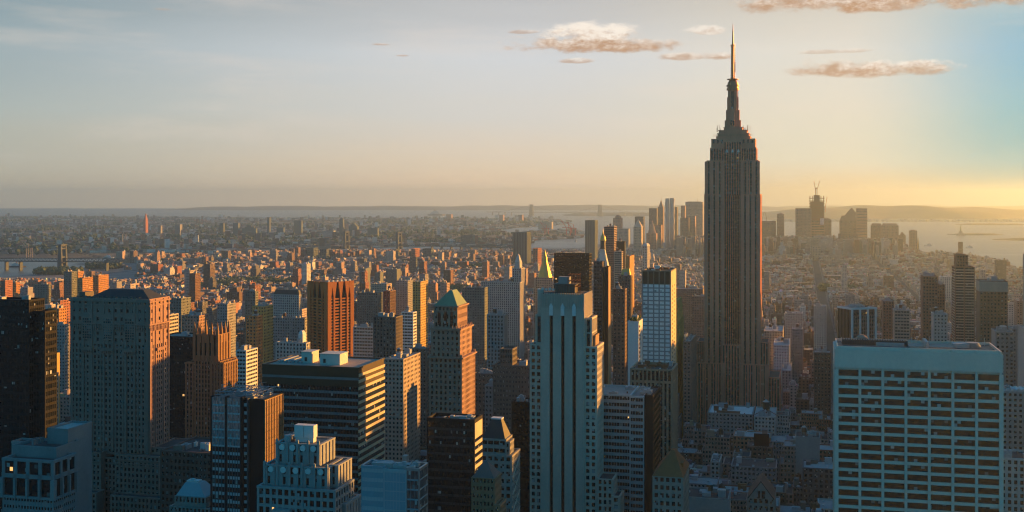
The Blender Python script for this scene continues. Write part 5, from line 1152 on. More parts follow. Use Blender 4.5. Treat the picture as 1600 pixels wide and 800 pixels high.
# (label, left, front right, side right, top row, depth, wall, shape)
FT = [
('dark green slab tower standing alone by the river, left of downtown',915,929,934,345,4500,D5,'rib'),
('broad round-shouldered brown tower with an orange flank at the river bend',802,823,830,364,4300,D5,'rib'),
('short orange block right of the round-shouldered tower',833,840,850,389,4000,PK,''),
('stepped brown tower at the left of the downtown group',958,970,974,341,6300,D2,'step'),
('low grey office slab in front of downtown, left',963,982,991,358,6100,GREY,''),
('black slab behind the pointed courthouse',992,1005,1007.5,339,6500,D3,''),
('courthouse tower with pyramid roof, lit orange on its right side',990,1002,1008,355,5600,D4,'pyr'),
('pale small tower with domed top in front of downtown',1004,1011,1016,385,3400,LIME2,'dome'),
('dark slab tower left of the green spire',1014,1026,1028,326,6700,D3,''),
('slender tower tapering to a green spire in downtown',1028,1036,1039,324,6800,D1,'spire'),
('municipal tower with wedding-cake lantern, the wide stone one',1010,1025,1030,365,5700,D2,'cake'),
('grey downtown slab below the green spire',1022,1033,1037,352,6000,D2,''),
('dark narrow tower right of the silver twins',1053,1057.5,1059.5,324,6700,D3,''),
('rose tower left of the widest downtown slab',1064,1070,1071.5,322,6400,D2,''),
('widest pale downtown slab with mast, left of the mast skyscraper',1071,1098,1099.5,316,6600,D4,'mast'),
('dark paired slab in front of the widest downtown slab',1063,1076,1078,341,5900,D1,''),
('brown slab overlapping the dark paired one',1074,1086,1088.5,338,5950,D2,''),
('small grey tower behind the left shoulder of the mast skyscraper',1089,1099,1100,372,5400,D2,''),
('square brown tower with cranes right of the mast skyscraper',1188,1212,1213,346,6100,D1,'crane'),
('slim clock-like stone tower, second right of the mast skyscraper',1214,1225,1226,335,6200,D2,'pyrs'),
('large plain brown slab left of the tower under construction',1243,1268,1269,326,5900,D2,''),
('rounded brown tower right of the tower under construction',1279,1299,1301,345,6300,D1,'dome'),
('sloping-roofed pale block below the tower under construction',1265,1296,1297,372,5600,D4,'step'),
('tall tower with pointed dome in the right downtown group',1312,1338,1340,345,6300,D1,'dome2'),
('flat-topped slab beside the pointed dome',1338,1355,1356,326,6400,D2,'stripe'),
('wide low brown block below the pointed dome',1310,1340,1341,366,5500,D1,''),
('wide low rose block right of the low brown block',1341,1364,1365,374,5500,D2,''),
('round-shouldered brown tower near the water at the right',1361,1378,1379,353,6200,D1,'mans'),
('big rose tower with cut corners nearest the bay',1377,1404,1405,353,6000,D2,'mans'),
('stepped low tower right of the big cut-corner tower',1405,1415,1416.5,368,6200,D1,'step'),
('slim rounded tower standing alone before the bay',1421,1433,1434,361,5700,D2,'round'),
('short golden-lit brick tower, last before the bay',1434,1436,1442,382,5500,YB,'pyr'),
('small dark tower left of the large plain brown slab',1222,1240,1241,372,5900,D1,''),
('grey tower left of the low brown block, with orange penthouse',1270,1282,1288,386,4800,D4,''),
('ornate white block behind the lofts right of the skyscraper',1208,1236,1238,400,4700,D4,''),
('orange-topped loft block in the mid right',1286,1310,1312,402,4500,D4,''),
('long orange gridded block, mid right',1372,1409,1411,420,4200,OR,''),
('long hazy orange block right of the gridded one',1424,1460,1462,418,4300,OR,''),
('red brick river block, mid right',1350,1372,1374,414,4300,D2,''),
('savings bank tower, solitary and orange, in the far borough',224,227.5,231.5,345,8200,PK,'pyr'),
('slim dark tower, tallest of the far borough at centre-left',417.5,421,423,340,8000,D5,''),
('broad dark tower in the far borough with flat top',459,471,473,345,8000,D5,''),
('rounded low tower left of the broad dark one in the far borough',432,443,445,356,8000,D5,'round'),
('dark round-topped tower, tallest beside the bridge',530,536,538,345,7600,D5,'dome'),
('stepped dark tower right of the round-topped one',545,558,561,354,7600,D5,'step'),
('wide dark twin-gabled block behind the bridge',574,590,592,357,7300,D5,''),
('pale office cube with a glass front in the far borough',504,521,524,361,7000,LIME2,''),
('grey slab by the expressway in the far borough, left',343,349,351.5,349,7800,D5,''),
('dark grey pair of slabs, right of the grey slab by the expressway',364,372,375,349,7800,D5,''),
('pale ribbed tower in the far borough, left of the pair of chimneys',274,281,284.5,351,7600,GREY,'rib'),
('small ribbed tower right of the orange bank tower',247,251,253.5,353,7700,GREY,'rib'),
('wide dark block behind the pair of slabs',378,400,402,357,7600,D5,'step'),
('lone block on the far shore, centre',697,705,713,335,13500,D2,''),
('lone dark block on the far shore, left of the suspension bridge',780,786,790.5,336,12500,D2,''),
('second lone dark block on the far shore, near the bridge tower',809,816,820,336,12500,D2,''),
('pale hospital block on the near borough shore',841,862,871,347,9800,D4,''),
('dark block with red end by the bridge ramp',720,738,742,368,6200,D5,''),
('rose block standing among shaded housing, centre',643,648,657,389,4700,PK,''),
('dark slab left of the rose block',614,619,624,390,4700,D5,''),
('solid green-grey slab right of the rose block',661,674,677,389,4700,D5,''),
('dark slender tower in the centre housing, tall',641,650,651,402,3800,D5,''),
('grey slab before the bridge, centre-left, tallest of its row',442,454,461,421,3900,D5,''),
('grey slab pair behind the ribbed granite tower, left',478,490,497,388,4700,D5,''),
('grey slab pair behind the ribbed granite tower, right',500,510,514,390,4600,D5,''),
]
for (lb,pl,pc,pr,top,Yd,wall,shp) in FT:
    ct = 'tower' if top < 400 and 'block' not in lb else 'building'
    b = B('tower' if ct=='tower' else 'city_block', lb, ct, pl, Yd, short=lb.split(',')[0][:46])
    XR = b.x(pc); d = max(12,min(60,b.depth(pc,pr) if pr-pc > .8 and pc < 1245 else 30)); zt = b.z(top)
    m_ = Mass(); wc = tuple(wall.node_tree.nodes['Vector Math'].inputs[0].default_value) if False else None
    st = S('strip',bw=6.5,fh=7.6,pw=.5,sh=.4,pd=.5,sd=.2,wall=wall,glass=GL,roof=TAR) if Yd < 7300 else None
    if shp == 'rib': st = S('strip',bw=max(5,XR/5),fh=zt,pw=.5,sh=0,pd=2,sd=1,wall=wall,glass=DGREY)
    if shp == 'stripe': st = S('band',bw=XR,fh=16,pw=.05,sh=.75,pd=.5,sd=.6,wall=wall,glass=GLD)
    if shp in ('step','dome','dome2','mans','round','cake','spire','pyr','pyrs'):
        pass
    b.tier(0,XR,0,d,0,zt,st,mat=wall,roof=TAR,faces='F' if Yd > 5000 else 'FR',parapet=2)
    e = MB(); cx, cy_ = XR/2, d/2; u1 = b.Y/FPX
    if shp == 'dome2':
        e.frus(0,XR,0,d,zt,XR*.12,XR*.95,d*.1,d*.9,zt+8*u1); e.frus(XR*.3,XR*.98,d*.1,d*.9,zt+8*u1,XR*.45,XR*.98,d*.2,d*.8,zt+13*u1); e.frus(XR*.45,XR*.98,d*.2,d*.8,zt+13*u1,XR*.7,XR*.76,cy_-1,cy_+1,zt+20*u1)
    elif shp == 'pyr': e.frus(0,XR,0,d,zt+2,cx-.5,cx+.5,cy_-.5,cy_+.5,zt+12*u1)
    elif shp == 'pyrs': e.frus(0,XR,0,d,zt+2,cx-.5,cx+.5,cy_-.5,cy_+.5,zt+2.5*u1)
    elif shp == 'dome':
        hh = 5*u1
        for i in range(5):
            a0_,a1_ = i*.31,(i+1)*.31; f0,f1 = math.cos(a0_),math.cos(a1_)
            e.frus(cx-cx*f0,cx+cx*f0,cy_-cy_*f0,cy_+cy_*f0,zt+hh*math.sin(a0_),cx-cx*f1,cx+cx*f1,cy_-cy_*f1,cy_+cy_*f1,zt+hh*math.sin(a1_))
    elif shp == 'step':
        e.box(XR*.2,XR*.85,d*.1,d*.9,zt,zt+3*u1); e.box(XR*.35,XR*.65,d*.2,d*.8,zt+3*u1,zt+5*u1)
    elif shp == 'mans': e.frus(0,XR,0,d,zt+.1,XR*.12,XR*.88,d*.12,d*.88,zt+4*u1)
    elif shp == 'round': e.cyl(cx,cy_,zt,zt+2*u1,min(XR,d)*.48,min(XR,d)*.3,14)
    elif shp == 'spire':
        e.frus(XR*.05,XR*.95,d*.05,d*.95,zt,XR*.3,XR*.7,d*.3,d*.7,zt+6*u1); e.frus(XR*.3,XR*.7,d*.3,d*.7,zt+6*u1,cx-.6,cx+.6,cy_-.6,cy_+.6,zt+12*u1); e.cyl(cx,cy_,zt+12*u1,zt+19*u1,.9,.3,6)
    elif shp == 'cake':
        for i,(r0,h0,h1) in enumerate(((.42,0,6),(.32,6,11),(.24,11,15),(.12,15,20))): e.cyl(cx,cy_,zt+h0*u1,zt+h1*u1,XR*r0,XR*r0*.8,12)
    elif shp == 'mast': e.box(XR*.1,XR*.9,d*.2,d*.8,zt,zt+4); e.cyl(XR*.68,cy_,zt,zt+5*u1,1.4,.8,6)
    elif shp == 'crane':
        for (q_,r_) in ((.12,-1),(.4,1)):
            e.bar((XR*q_,cy_,zt),(XR*q_,cy_,zt+6*u1),1); e.bar((XR*q_,cy_,zt+5*u1),(XR*q_-r_*9,cy_,zt+15*u1),.9)
    if not e.empty(): b.part({'crane':'tower_crane','spire':'spire','mast':'mast','pyr':'pyramid_roof','pyrs':'pyramid_roof','dome':'dome','dome2':'dome','cake':'lantern','mans':'mansard_roof'}.get(shp,'roof_step'), e, wall)
    b.finish(nwin=8)
# silver twin-cylinder tower
b = B('apartment_tower','rippled silver skyscraper of two tall fluted shafts in downtown','skyscraper',1039,6100,short='rippled silver skyscraper'); zt=b.z(311)
for (p0,p1,tr_) in ((1039,1045.5,311.5),(1046,1053.5,311)):
    m_=MB(); x0_,x1_=b.x(p0),b.x(p1); r_=(x1_-x0_)/2; n_=20; hN=30
    for i in range(hN):
        z0_,z1_=i*b.z(tr_)/hN,(i+1)*b.z(tr_)/hN; ph=math.sin(i*.9)*.9
        m_.cyl((x0_+x1_)/2+ph,r_,z0_,z1_,r_,r_,n_)
    m_.box(x0_+2,x1_-2,2,2*r_-2,b.z(tr_),b.z(tr_)+5); b.part('shaft',m_,D6)
b.fp.append((0,b.x(1054),0,50)); b.ztop=zt; b.finish()
# tower under construction with cranes
b = B('tower_under_construction','unfinished downtown tower with exposed floors and luffing cranes on top','skyscraper',1264.5,6000,short='tower under construction'); XR=b.x(1288); zt=b.z(306); zc=b.z(345); d=70
b.tier(0,XR,0,d,0,zc,S('band',bw=XR/3,fh=13,pw=.05,sh=.3,pd=.5,sd=.4,wall=D2,glass=GLG),faces='F',parapet=0)
m_=MB(); fl=MB()
for k in range(9): fl.box(-1,XR+1,-1,d+1,zc+k*(zt-zc)/9,zc+k*(zt-zc)/9+4)
for i in range(6):
    for j in range(3): m_.box(2+i*(XR-6)/5,5+i*(XR-6)/5,2+j*30,5+j*30,zc,zt)
m_.box(XR*.3,XR*.7,d*.3,d*.7,zc,zt+4); m_.box(XR*.08,XR*.93,d*.1,d*.9,zc,zt-30)
b.part('frame',m_,RUST); b.part('floor_slab',fl,RB)
m_=MB(); m_.box(XR*.72,XR*.98,-2.5,-1.1,b.z(351),b.z(341)); b.part('glass_panel',m_,WHITE)
for (q_,zb,tx,tz) in ((.42,zt,-8,66),(.52,zt,14,66),(1.06,b.z(330),10,80)):
    m_=MB(); cx=XR*q_; hh=38 if zb==zt else 20
    m_.bar((cx,d*.4,zb-5),(cx,d*.4,zb+hh),1.6); m_.bar((cx,d*.4,zb+hh-6),(cx+tx,d*.4,zb+hh+tz-26),1.2); m_.bar((cx,d*.4,zb+hh-4),(cx-tx*.7,d*.4,zb+hh+4),1.2); b.part('tower_crane',m_,masonry('crane_orange',(.55,.2,.06)))
b.fp.append((0,XR,0,d)); b.ztop=zt; b.finish()
# ------------------------------------------------------------------ bridges
def bridge(name,label,short,ends,deckz,towers,top,Yt,mat,towerw=9,truss=11):
    """deck from ends[0] to ends[1] (world x,y); towers at fractions; cables hung between them"""
    (xa,ya),(xb,yb)=ends; L=math.hypot(xb-xa,yb-ya); r=link(bpy.data.objects.new(name,None)); r.location=(xa,ya,0); r.rotation_euler=(0,0,math.atan2(yb-ya,xb-xa)); r['label']=label; r['category']='bridge'
    m_=MB(); m_.box(0,L,-12,12,deckz-2,deckz)
    m_.box(0,L,-12.5,-11.5,deckz+.02,deckz+.9); m_.box(0,L,11.5,12.5,deckz+.02,deckz+.9); m_.box(0,L,-12.5,-11.5,deckz+truss-1,deckz+truss); m_.box(0,L,11.5,12.5,deckz+truss-1,deckz+truss)
    n_=int(L/14)
    for k in range(n_):
        for yy_ in (-12,12): m_.bar((k*L/n_,yy_,deckz),((k+.5)*L/n_,yy_,deckz+truss),.6); m_.bar(((k+.5)*L/n_,yy_,deckz+truss),((k+1)*L/n_,yy_,deckz),.6)
    m_.build('deck',mat,r)
    for tq in towers:
        m_=MB(); c_=tq*L
        for yy_ in (-15,15):
            m_.frus(c_-towerw,c_+towerw,yy_-5,yy_+5,-1,c_-towerw*.6,c_+towerw*.6,yy_-4,yy_+4,top)
        for zz_ in (deckz-6,deckz+truss+2,(top+deckz)*.55+8,top-5): m_.box(c_-towerw*.55,c_+towerw*.55,-11,11,zz_,zz_+5)
        m_.box(c_-towerw*.8,c_+towerw*.8,-20,20,top,top+3); m_.build('tower',mat,r)
    m_=MB(); pts=[0]+list(towers)+[1]
    for i in range(len(pts)-1):
        a,c_=pts[i],pts[i+1]; za=top if i>0 else deckz+truss; zc_=top if i<len(pts)-2 else deckz+truss; N_=14
        prev=None
        for k in range(N_+1):
            u=k/N_; q=za+(zc_-za)*u; sag=(4*u*(1-u))*(max(za,zc_)-deckz-truss-2)*(1.0 if (za==zc_) else .28); p=((a+(c_-a)*u)*L,q-sag)
            if prev:
                for yy_ in (-14,14): m_.bar((prev[0],yy_,prev[1]),(p[0],yy_,p[1]),.8)
                if k<N_:
                    for yy_ in (-14,14): m_.bar((p[0],yy_,p[1]),(p[0],yy_,deckz+1),.25)
            prev=p
    m_.build('cable',mat,r)
    m_=MB()
    for q_ in [i/24 for i in range(1,24)]:
        if min(abs(q_-tt) for tt in towers) > .12 and (q_<towers[0] or q_>towers[-1]): m_.box(q_*L-2.5,q_*L+2.5,-9,9,-1,deckz-2)
    if not m_.empty(): m_.build('pier',mat,r)
    return r
BRM=masonry('bridge_steel',(.10,.12,.12))
P=lambda px,Y: ((px-800)/FPX*Y,Y)
bridge('suspension_bridge','grey suspension bridge crossing the river at the left edge','left river bridge',(P(-330,4350),P(190,4120)),34,(.83,),92,4200,BRM)
bridge('suspension_bridge','blue-grey suspension bridge with two towers in front of the far borough towers','mid bridge',(P(465,6100),P(815,5500)),24,(.236,.479),86,5800,BRM,8,8)
VZ=masonry('far_bridge_grey',(.08,.08,.08))
bridge('suspension_bridge','great suspension bridge of two tall gateway towers spanning the narrows on the horizon','narrows bridge',(P(760,17400),P(1010,16100)),48,(.297,.725),160,17000,VZ,30,5)
# ------------------------------------------------------------------ chimneys, cranes, statue, boats
def chim(label,px,row_b,row_t,Y,r,mat,pairs,group=None):
    o=link(bpy.data.objects.new('chimney',None)); zb=2; p=P(px,Y); o.location=(p[0],p[1],zb); tag(o,label,'chimney',group)
    zt=CAMZ-(row_t-ROW0)*Y/FPX; m_=MB(); m_.cyl(0,0,0,zt-zb,r,r*.75,12); m_.build('shaft',mat,o); m_=MB(); m_.cyl(0,0,zt-zb,zt-zb+3,r*.9,r*.9,12); m_.build('rim',BLACK,o)
chim('left one of two grey power station chimneys beyond the river',191,385,366,6400,5,GREY,1); chim('right one of two grey power station chimneys beyond the river',196,387,365.5,6300,5,GREY,1)
chim('shorter left one of two pale chimneys before the far borough',305,383,368,6900,4.5,LIME2,1); chim('taller right one of two pale chimneys before the far borough',309.5,388,367,6500,5,WHITE,1)
o=link(bpy.data.objects.new('statue',None)); o.location=(*P(1501,7900),9); tag(o,'small robed statue with raised torch on its island pedestal','statue')
m_=MB(); m_.frus(-22,22,-22,22,-4,-20,20,-20,20,8); m_.frus(-11,11,-11,11,8,-8,8,-8,8,28); m_.build('pedestal',D4,o)
m_=MB(); n_=12
for (z0_,z1_,r0,r1) in ((28,40,5.5,4.4),(40,50,4.4,3.6),(50,56,3.8,3.2),(56,58,1.6,1.5),(58,63,1.9,1.7)): m_.cyl(0,0,z0_,z1_,r0,r1,n_)
m_.bar((2.5,0,54),(4.6,0,69),1.1,6); m_.cyl(4.6,0,69,72,1.6,.5,8); m_.bar((-2.5,-1,53),(-4.5,-2,46),1.2,6); m_.box(-5.5,-3.5,-4,-2,44,50)
for k in range(7): a=math.pi*k/6; m_.bar((math.cos(a)*1.5,0,63+math.sin(a)*1.0),(math.cos(a)*3.4,0,63+math.sin(a)*3.2),.25)
m_.build('figure',COPPER,o)
def boat(label,px,row,L,hd,big=False):
    x0,y0=G(px,row); o=link(bpy.data.objects.new('boat',None)); o.location=(x0,y0,0); o.rotation_euler=(0,0,hd); tag(o,label,'boat')
    w_=L*.2; m_=MB(); m_.prism([(-L/2,-w_*.7),(L*.3,-w_),(L/2,0),(L*.3,w_),(-L/2,w_*.7)],-.3,L*.08,0); m_.build('hull',DGREY if big else WHITE,o)
    m_=MB(); m_.box(-L*.35,L*.12,-w_*.6,w_*.6,L*.08,L*.2); m_.box(-L*.2,L*.04,-w_*.4,w_*.4,L*.2,L*.27); m_.build('cabin',WHITE,o); m_=MB(); m_.cyl(-L*.1,0,L*.27,L*.34,L*.03,n=8); m_.build('funnel',RUST,o)
boat('white ship on the far lower bay, centre',682,336.8,260,.1,True); boat('small yellow-white ferry on the bay in front of downtown right',1472,398,70,.5); boat('white launch on the bay below the island',1450,384,45,2.8); boat('tug heading left on the bay by the islands',1514,387,40,3.1)
boat('barge moored on the river left of the bridge tower',28,417.5,60,.1,True); boat('ferry near the borough pier, left',171,403.8,55,.3); boat('sail-white boat in the channel, centre',899,377.5,40,1.5); boat('long freighter in the upper bay, right',1388,360.5,150,.25,True)
def crane(label,px,row,h,mat):
    x0,y0=G(px,row,2); o=link(bpy.data.objects.new('harbour_crane',None)); o.location=(x0,y0,2); tag(o,label,'crane','harbour cranes on the container pier'); s=h/60
    m_=MB()
    for (a,c) in ((-9,-9),(9,-9),(9,9),(-9,9)): m_.bar((a*s,c*s,-.1),(a*s,c*s,42*s),1.6*s)
    m_.bar((-9*s,-9*s,42*s),(9*s,-9*s,42*s),1.5*s); m_.bar((-9*s,9*s,42*s),(9*s,9*s,42*s),1.5*s); m_.bar((0,-9*s,42*s),(0,-9*s,60*s),1.5*s); m_.build('gantry',mat,o)
    m_=MB(); m_.bar((-30*s,-9*s,42*s),(14*s,-9*s,42*s),1.6*s); m_.bar((-9*s,-9*s,42*s),(-34*s,-9*s,76*s),1.5*s); m_.bar((0,-9*s,60*s),(-30*s,-9*s,72*s),.8*s); m_.build('boom',mat,o)
CRR=masonry('crane_red',(.45,.08,.05))
crane('red harbour crane, leftmost on the container pier',854,369,75,CRR); crane('red harbour crane, tallest in the middle of the pier',888,369.6,85,CRR); crane('red harbour crane, right of the tallest one',896,369.6,80,CRR)
crane('pale harbour crane at the far borough yard by the left bridge',46,402.3,60,D4)
# ================================================================== 6. ORDINARY CITY BLOCKS
rnd = random.Random(11)
def uv(xw,yw): return (xw*cG-yw*sG, xw*sG+yw*cG)
HR = []
for q in HEROFP:
    us = [uv(*p) for p in q]; HR.append((min(a for a,_ in us)-1.0,max(a for a,_ in us)+1.0,min(c for _,c in us)-1.0,max(c for _,c in us)+1.0))
HA = np.array(HR)
def clash(u0,u1,v0,v1): return bool(np.any((HA[:,0]<u1)&(HA[:,1]>u0)&(HA[:,2]<v1)&(HA[:,3]>v0)))
WCOL = [('red brick',(.27,.11,.07)),('rust brick',(.21,.10,.065)),('tan brick',(.33,.23,.19)),('buff stone',(.40,.31,.26)),('cream stone',(.48,.42,.38)),('grey stone',(.26,.25,.25)),('brown brick',(.16,.105,.08)),('dark grey',(.12,.12,.12)),('white stone',(.58,.57,.53)),('orange brick',(.38,.20,.13))]
WW_R = [6,6,16,18,16,12,10,6,10,4]; WW_L = [8,9,15,13,10,18,11,8,7,7]
RCOL = [(.07,.07,.07),(.12,.12,.12),(.22,.22,.21),(.36,.36,.35),(.5,.5,.49),(.16,.12,.10),(.28,.25,.22)]
def cap_z(xw,yw):
    px = 800+FPX*xw/yw
    if px < 215 and 2500 < yw < 4600: return CAMZ-(437-ROW0)*yw/FPX
    if px < 1058: row = 712 if yw < 930 else (655 if yw < 1150 else (560 if yw < 1500 else (470 if yw < 2600 else (408 if yw < 4400 else 390))))
    elif px < 1302:
        if yw < 1135: row = 655+max(0,(1080-yw))*.30
        elif yw < 1262: row = 645
        elif yw < 1500: row = 560
        elif yw < 2600: row = 462
        else: row = 398 if yw < 4300 else 368
    elif px < 1640:
        row = 640 if yw < 900 else (575 if yw < 1250 else (505 if yw < 1600 else (460 if yw < 2600 else (398 if yw < 4300 else 372))))
    else: return 400
    return CAMZ-(row-ROW0)*yw/FPX
BL_ = []                                            # (u0,u1,v0,v1,h,colname,wall,roof,bay,sidebay,seed)
for (u0,v0) in blocks:
    xc,yc = uv2w(u0+100,v0+30); far = yc > 3300
    uu = u0; W_ = AVE-30
    for half in (0,1):
        uu = u0
        while uu < u0+W_-6:
            wl = rnd.choice([7,7,10,12,15,15,20,26]) if not far else rnd.choice([9,12,16,20,28])
            if yc < 1300 and rnd.random() < .4: wl = rnd.uniform(20,36)
            wl = min(wl, u0+W_-uu); dv = rnd.uniform(22,30); va = v0+half*32+(0 if half==0 else 30-dv); vb = va+dv
            xm,ym = uv2w(uu+wl/2,va); tt = xm/ym; off = tt > .445
            px = 800+FPX*tt
            if yc < 1250: h = rnd.choice([20,26,32,40,45,52,60])
            elif yc < 2600: h = rnd.choice([16,18,22,26,32,38,46,52]) if px > 930 else rnd.choice([13,15,16,18,20,24,30,38])
            elif yc < 4300: h = rnd.choice([10,11,12,13,14,16,18,22])
            else: h = rnd.choice([11,13,15,18,22,28])
            tp = (.03 if px > 930 else .035) if not far else .014
            if rnd.random() < tp and wl > 13: h = rnd.uniform(45,95) if yc > 1300 else h*1.3
            if 3600 < yc < 5300 and px < 740 and wl > 14 and rnd.random() < .045: h = rnd.uniform(38,66)
            if yc > 4900 and 950 < px < 1400: h *= rnd.choice([1,1.5,2.2,3.2,4.2])
            h *= rnd.uniform(.93,1.07)
            if px < 1640 and not off: h = min(h, cap_z(xm,ym-4)*rnd.uniform(.8,1) if cap_z(xm,ym)>0 else 0)
            elif 650 < yc < 1700 and rnd.random() < .6: h = rnd.uniform(100,215)  # blocks out of view at the right, made tall to shade the foreground
            ok = h > 7 and ym > 560 and not clash(uu,uu+wl,va,vb) and inpoly(*uv2w(uu,vb),MAN)
            if ok and far and rnd.random() < .06: ok = False
            if ok:
                nm,wc = rnd.choices(WCOL, WW_L if px < 880 else WW_R)[0]; k = rnd.uniform(.82,1.15)
                wc = tuple(min(.8,c*k) for c in wc)
                bay = rnd.choice([2.4,2.8,3.2,3.8,4.4]); sb = 0 if (rnd.random() < .45 and h < 60) else bay
                BL_.append((uu,uu+wl-.05,va,vb,h,nm,wc,rnd.choices(RCOL,[20,18,18,16,10,9,9])[0],bay,sb,rnd.random()))
            uu += wl
# which of them can be seen: a coarse painter's pass, far to near
RW,RH = 800,400; buf = np.full((RH,RW),-1,np.int32)
def w2s(u,v,z):
    xw,yw = uv2w(u,v); return (800+FPX*xw/yw, ROW0+FPX*(CAMZ-z)/yw)
items = []
for i,bl in enumerate(BL_):
    (u0,u1,v0,v1,h) = bl[:5]; a = w2s(u0,v0,h); c = w2s(u1,v0,h); e = w2s(u1,v1,h); g_ = w2s(u0,v0,2)
    items.append((uv2w((u0+u1)/2,v0)[1], i, min(a[0],w2s(u0,v1,h)[0]), max(c[0],e[0]), min(a[1],e[1],c[1]), g_[1]))
for (xa,xb,ra,rb,Yd) in OCC: items.append((Yd,-2,xa,xb,ra,rb))
items.sort(key=lambda q:-q[0])
for (Yd,i,xa,xb,ra,rb) in items:
    xa,xb,ra,rb = int(max(0,xa)/2),int(min(1600,max(0,xb))/2+.5),int(max(0,ra)/2),int(min(800,max(0,rb))/2+.5)
    if xb > xa and rb > ra: buf[ra:rb,xa:xb] = i
cnt = np.bincount(buf[buf>=0], minlength=len(BL_))
N_IND = 185
order = [int(i) for i in np.argsort(-cnt)[:N_IND] if cnt[i] > 5]
chosen = set(order)
REST = Mass()
def dress(M, x0,x1,y0,y1,h,wc,rc,bay,sb,sd_,Yd, o=None):
    """walls and roof of one block into M; returns the roof furniture as separate pieces"""
    r = random.Random(int(sd_*1e9)); parts = []
    w_,d_ = x1-x0,y1-y0
    tiers = [(x0,x1,y0,y1,0,h)]
    if h > 34 and w_ > 14 and r.random() < .5:
        h1 = h*r.uniform(.6,.85); a,c = r.uniform(1,w_*.2),r.uniform(1,w_*.2); f_ = r.uniform(1,5)
        tiers = [(x0,x1,y0,y1,0,h1),(x0+a,x1-c,y0+f_,y1-1.5,h1,h)]
    for (a0,a1,c0,c1,z0,z1) in tiers: M.box(a0,a1,c0,c1,z0,z1,wc,rc,bay,sb)
    (a0,a1,c0,c1,z0,z1) = tiers[-1]
    if Yd < 2600:                                   # parapet walls
        pc = tuple(min(.8,q*1.12) for q in wc); t_ = .35; hp = r.uniform(.6,1.3)
        for q in ((a0-.15,a1+.15,c0-.15,c0+t_),(a0-.15,a1+.15,c1-t_,c1+.15),(a0-.15,a0+t_,c0+t_,c1-t_),(a1-t_,a1+.15,c0+t_,c1-t_)): M.box(*q,z1-.4,z1+hp,pc,pc)
    nb_ = r.choice([1,1,2,2,3]) if Yd < 4000 else r.choice([0,1,1])
    ww,dd = a1-a0,c1-c0
    for k in range(nb_):
        bw,bd = min(ww*.5,r.uniform(2.5,7)),min(dd*.5,r.uniform(2.5,7)); bx,by = r.uniform(a0+.6,a1-bw-.6),r.uniform(c0+.6,c1-bd-.6)
        parts.append(('box',bx,bx+bw,by,by+bd,z1-.1,z1+r.uniform(1.6,5.5),tuple(q*r.uniform(.8,1.3) for q in wc) if r.random() < .7 else (.4,.4,.4)))
    if Yd < 2600:
        for k in range(r.randint(3,8) if Yd < 1400 else r.randint(1,4)):
            bx,by = r.uniform(a0+1,a1-2.5),r.uniform(c0+1,c1-2.5); g = r.uniform(.2,.6); parts.append(('unit',bx,bx+r.uniform(.8,2.2),by,by+r.uniform(.8,2.2),z1-.1,z1+r.uniform(.7,1.8),(g,g,g)))
    if Yd < 3600 and h > 17 and r.random() < (.5 if Yd < 2600 else .25) and ww > 6:
        parts.append(('tank',r.uniform(a0+2.6,a1-2.6) if ww > 6 else (a0+a1)/2,r.uniform(c0+3,c1-3),z1+(parts[0][6]-z1 if False else 0),r.uniform(1.5,2.3),r.uniform(3,4.4)))
    return parts
for i,bl in enumerate(BL_):
    if i in chosen: continue
    (u0,u1,v0,v1,h,nm,wc,rc,bay,sb,sd_) = bl; Yd = uv2w(u0,v0)[1]
    for p in dress(REST,u0,u1,v0,v1,h,wc,rc,bay,sb,sd_,Yd):
        if p[0] == 'tank': REST.tank(p[1],p[2],p[3],p[4],p[5])
        else: REST.box(*p[1:7],p[7],p[7],0)
o = REST.build('city_fabric'); o.rotation_euler = (0,0,R(-VP)); tag(o,'countless low rooftops between the towers, with taller unseen blocks added for shade','buildings',kind='stuff')
# the 185 that show largest are things of their own, with their parts
LM = [(px,row,Yd,nm) for (px,row,Yd,nm) in HEROTAG if len(nm.split()) <= 5 and 0 < px < 1600]
used = set()
def describe(px,row,Yd,col,h,w_,feat):
    size = 'narrow' if w_ < 10 else ('wide' if w_ > 26 else ('tall' if h > 55 else ('squat' if h < 20 else 'mid-height')))
    near = sorted(LM, key=lambda q: (q[0]-px)**2+((q[1]-row)*1.3)**2)
    def rel(q):
        dx,dy = px-q[0],row-q[1]
        if abs(dx) > abs(dy)*1.2: return ('right of' if dx > 0 else 'left of')
        return 'below' if dy > 0 else 'above'
    third = 'far left' if px < 320 else ('left of centre' if px < 640 else ('centre' if px < 960 else ('right of centre' if px < 1280 else 'far right')))
    opts = []
    for q in near[:5]:
        for f_ in (feat[:1], feat[:2], feat):
            opts.append(f"{size} {col} block {' and '.join(f_)}, {rel(q)} the {q[3]}")
    for q in near[:3]:
        for q2 in near[1:6]:
            if q2 is not q: opts.append(f"{size} {col} block {rel(q)} the {q[3]}, {rel(q2)} the {q2[3]}")
    for q in near[:5]: opts.append(f"{size} {col} block {feat[0]}, {'far' if Yd>1900 else 'near'} {rel(q)} the {q[3]}, {third}")
    for s_ in opts:
        s_ = ' '.join(s_.split())
        if 4 <= len(s_.split()) <= 16 and s_ not in used: used.add(s_); return s_
    return None
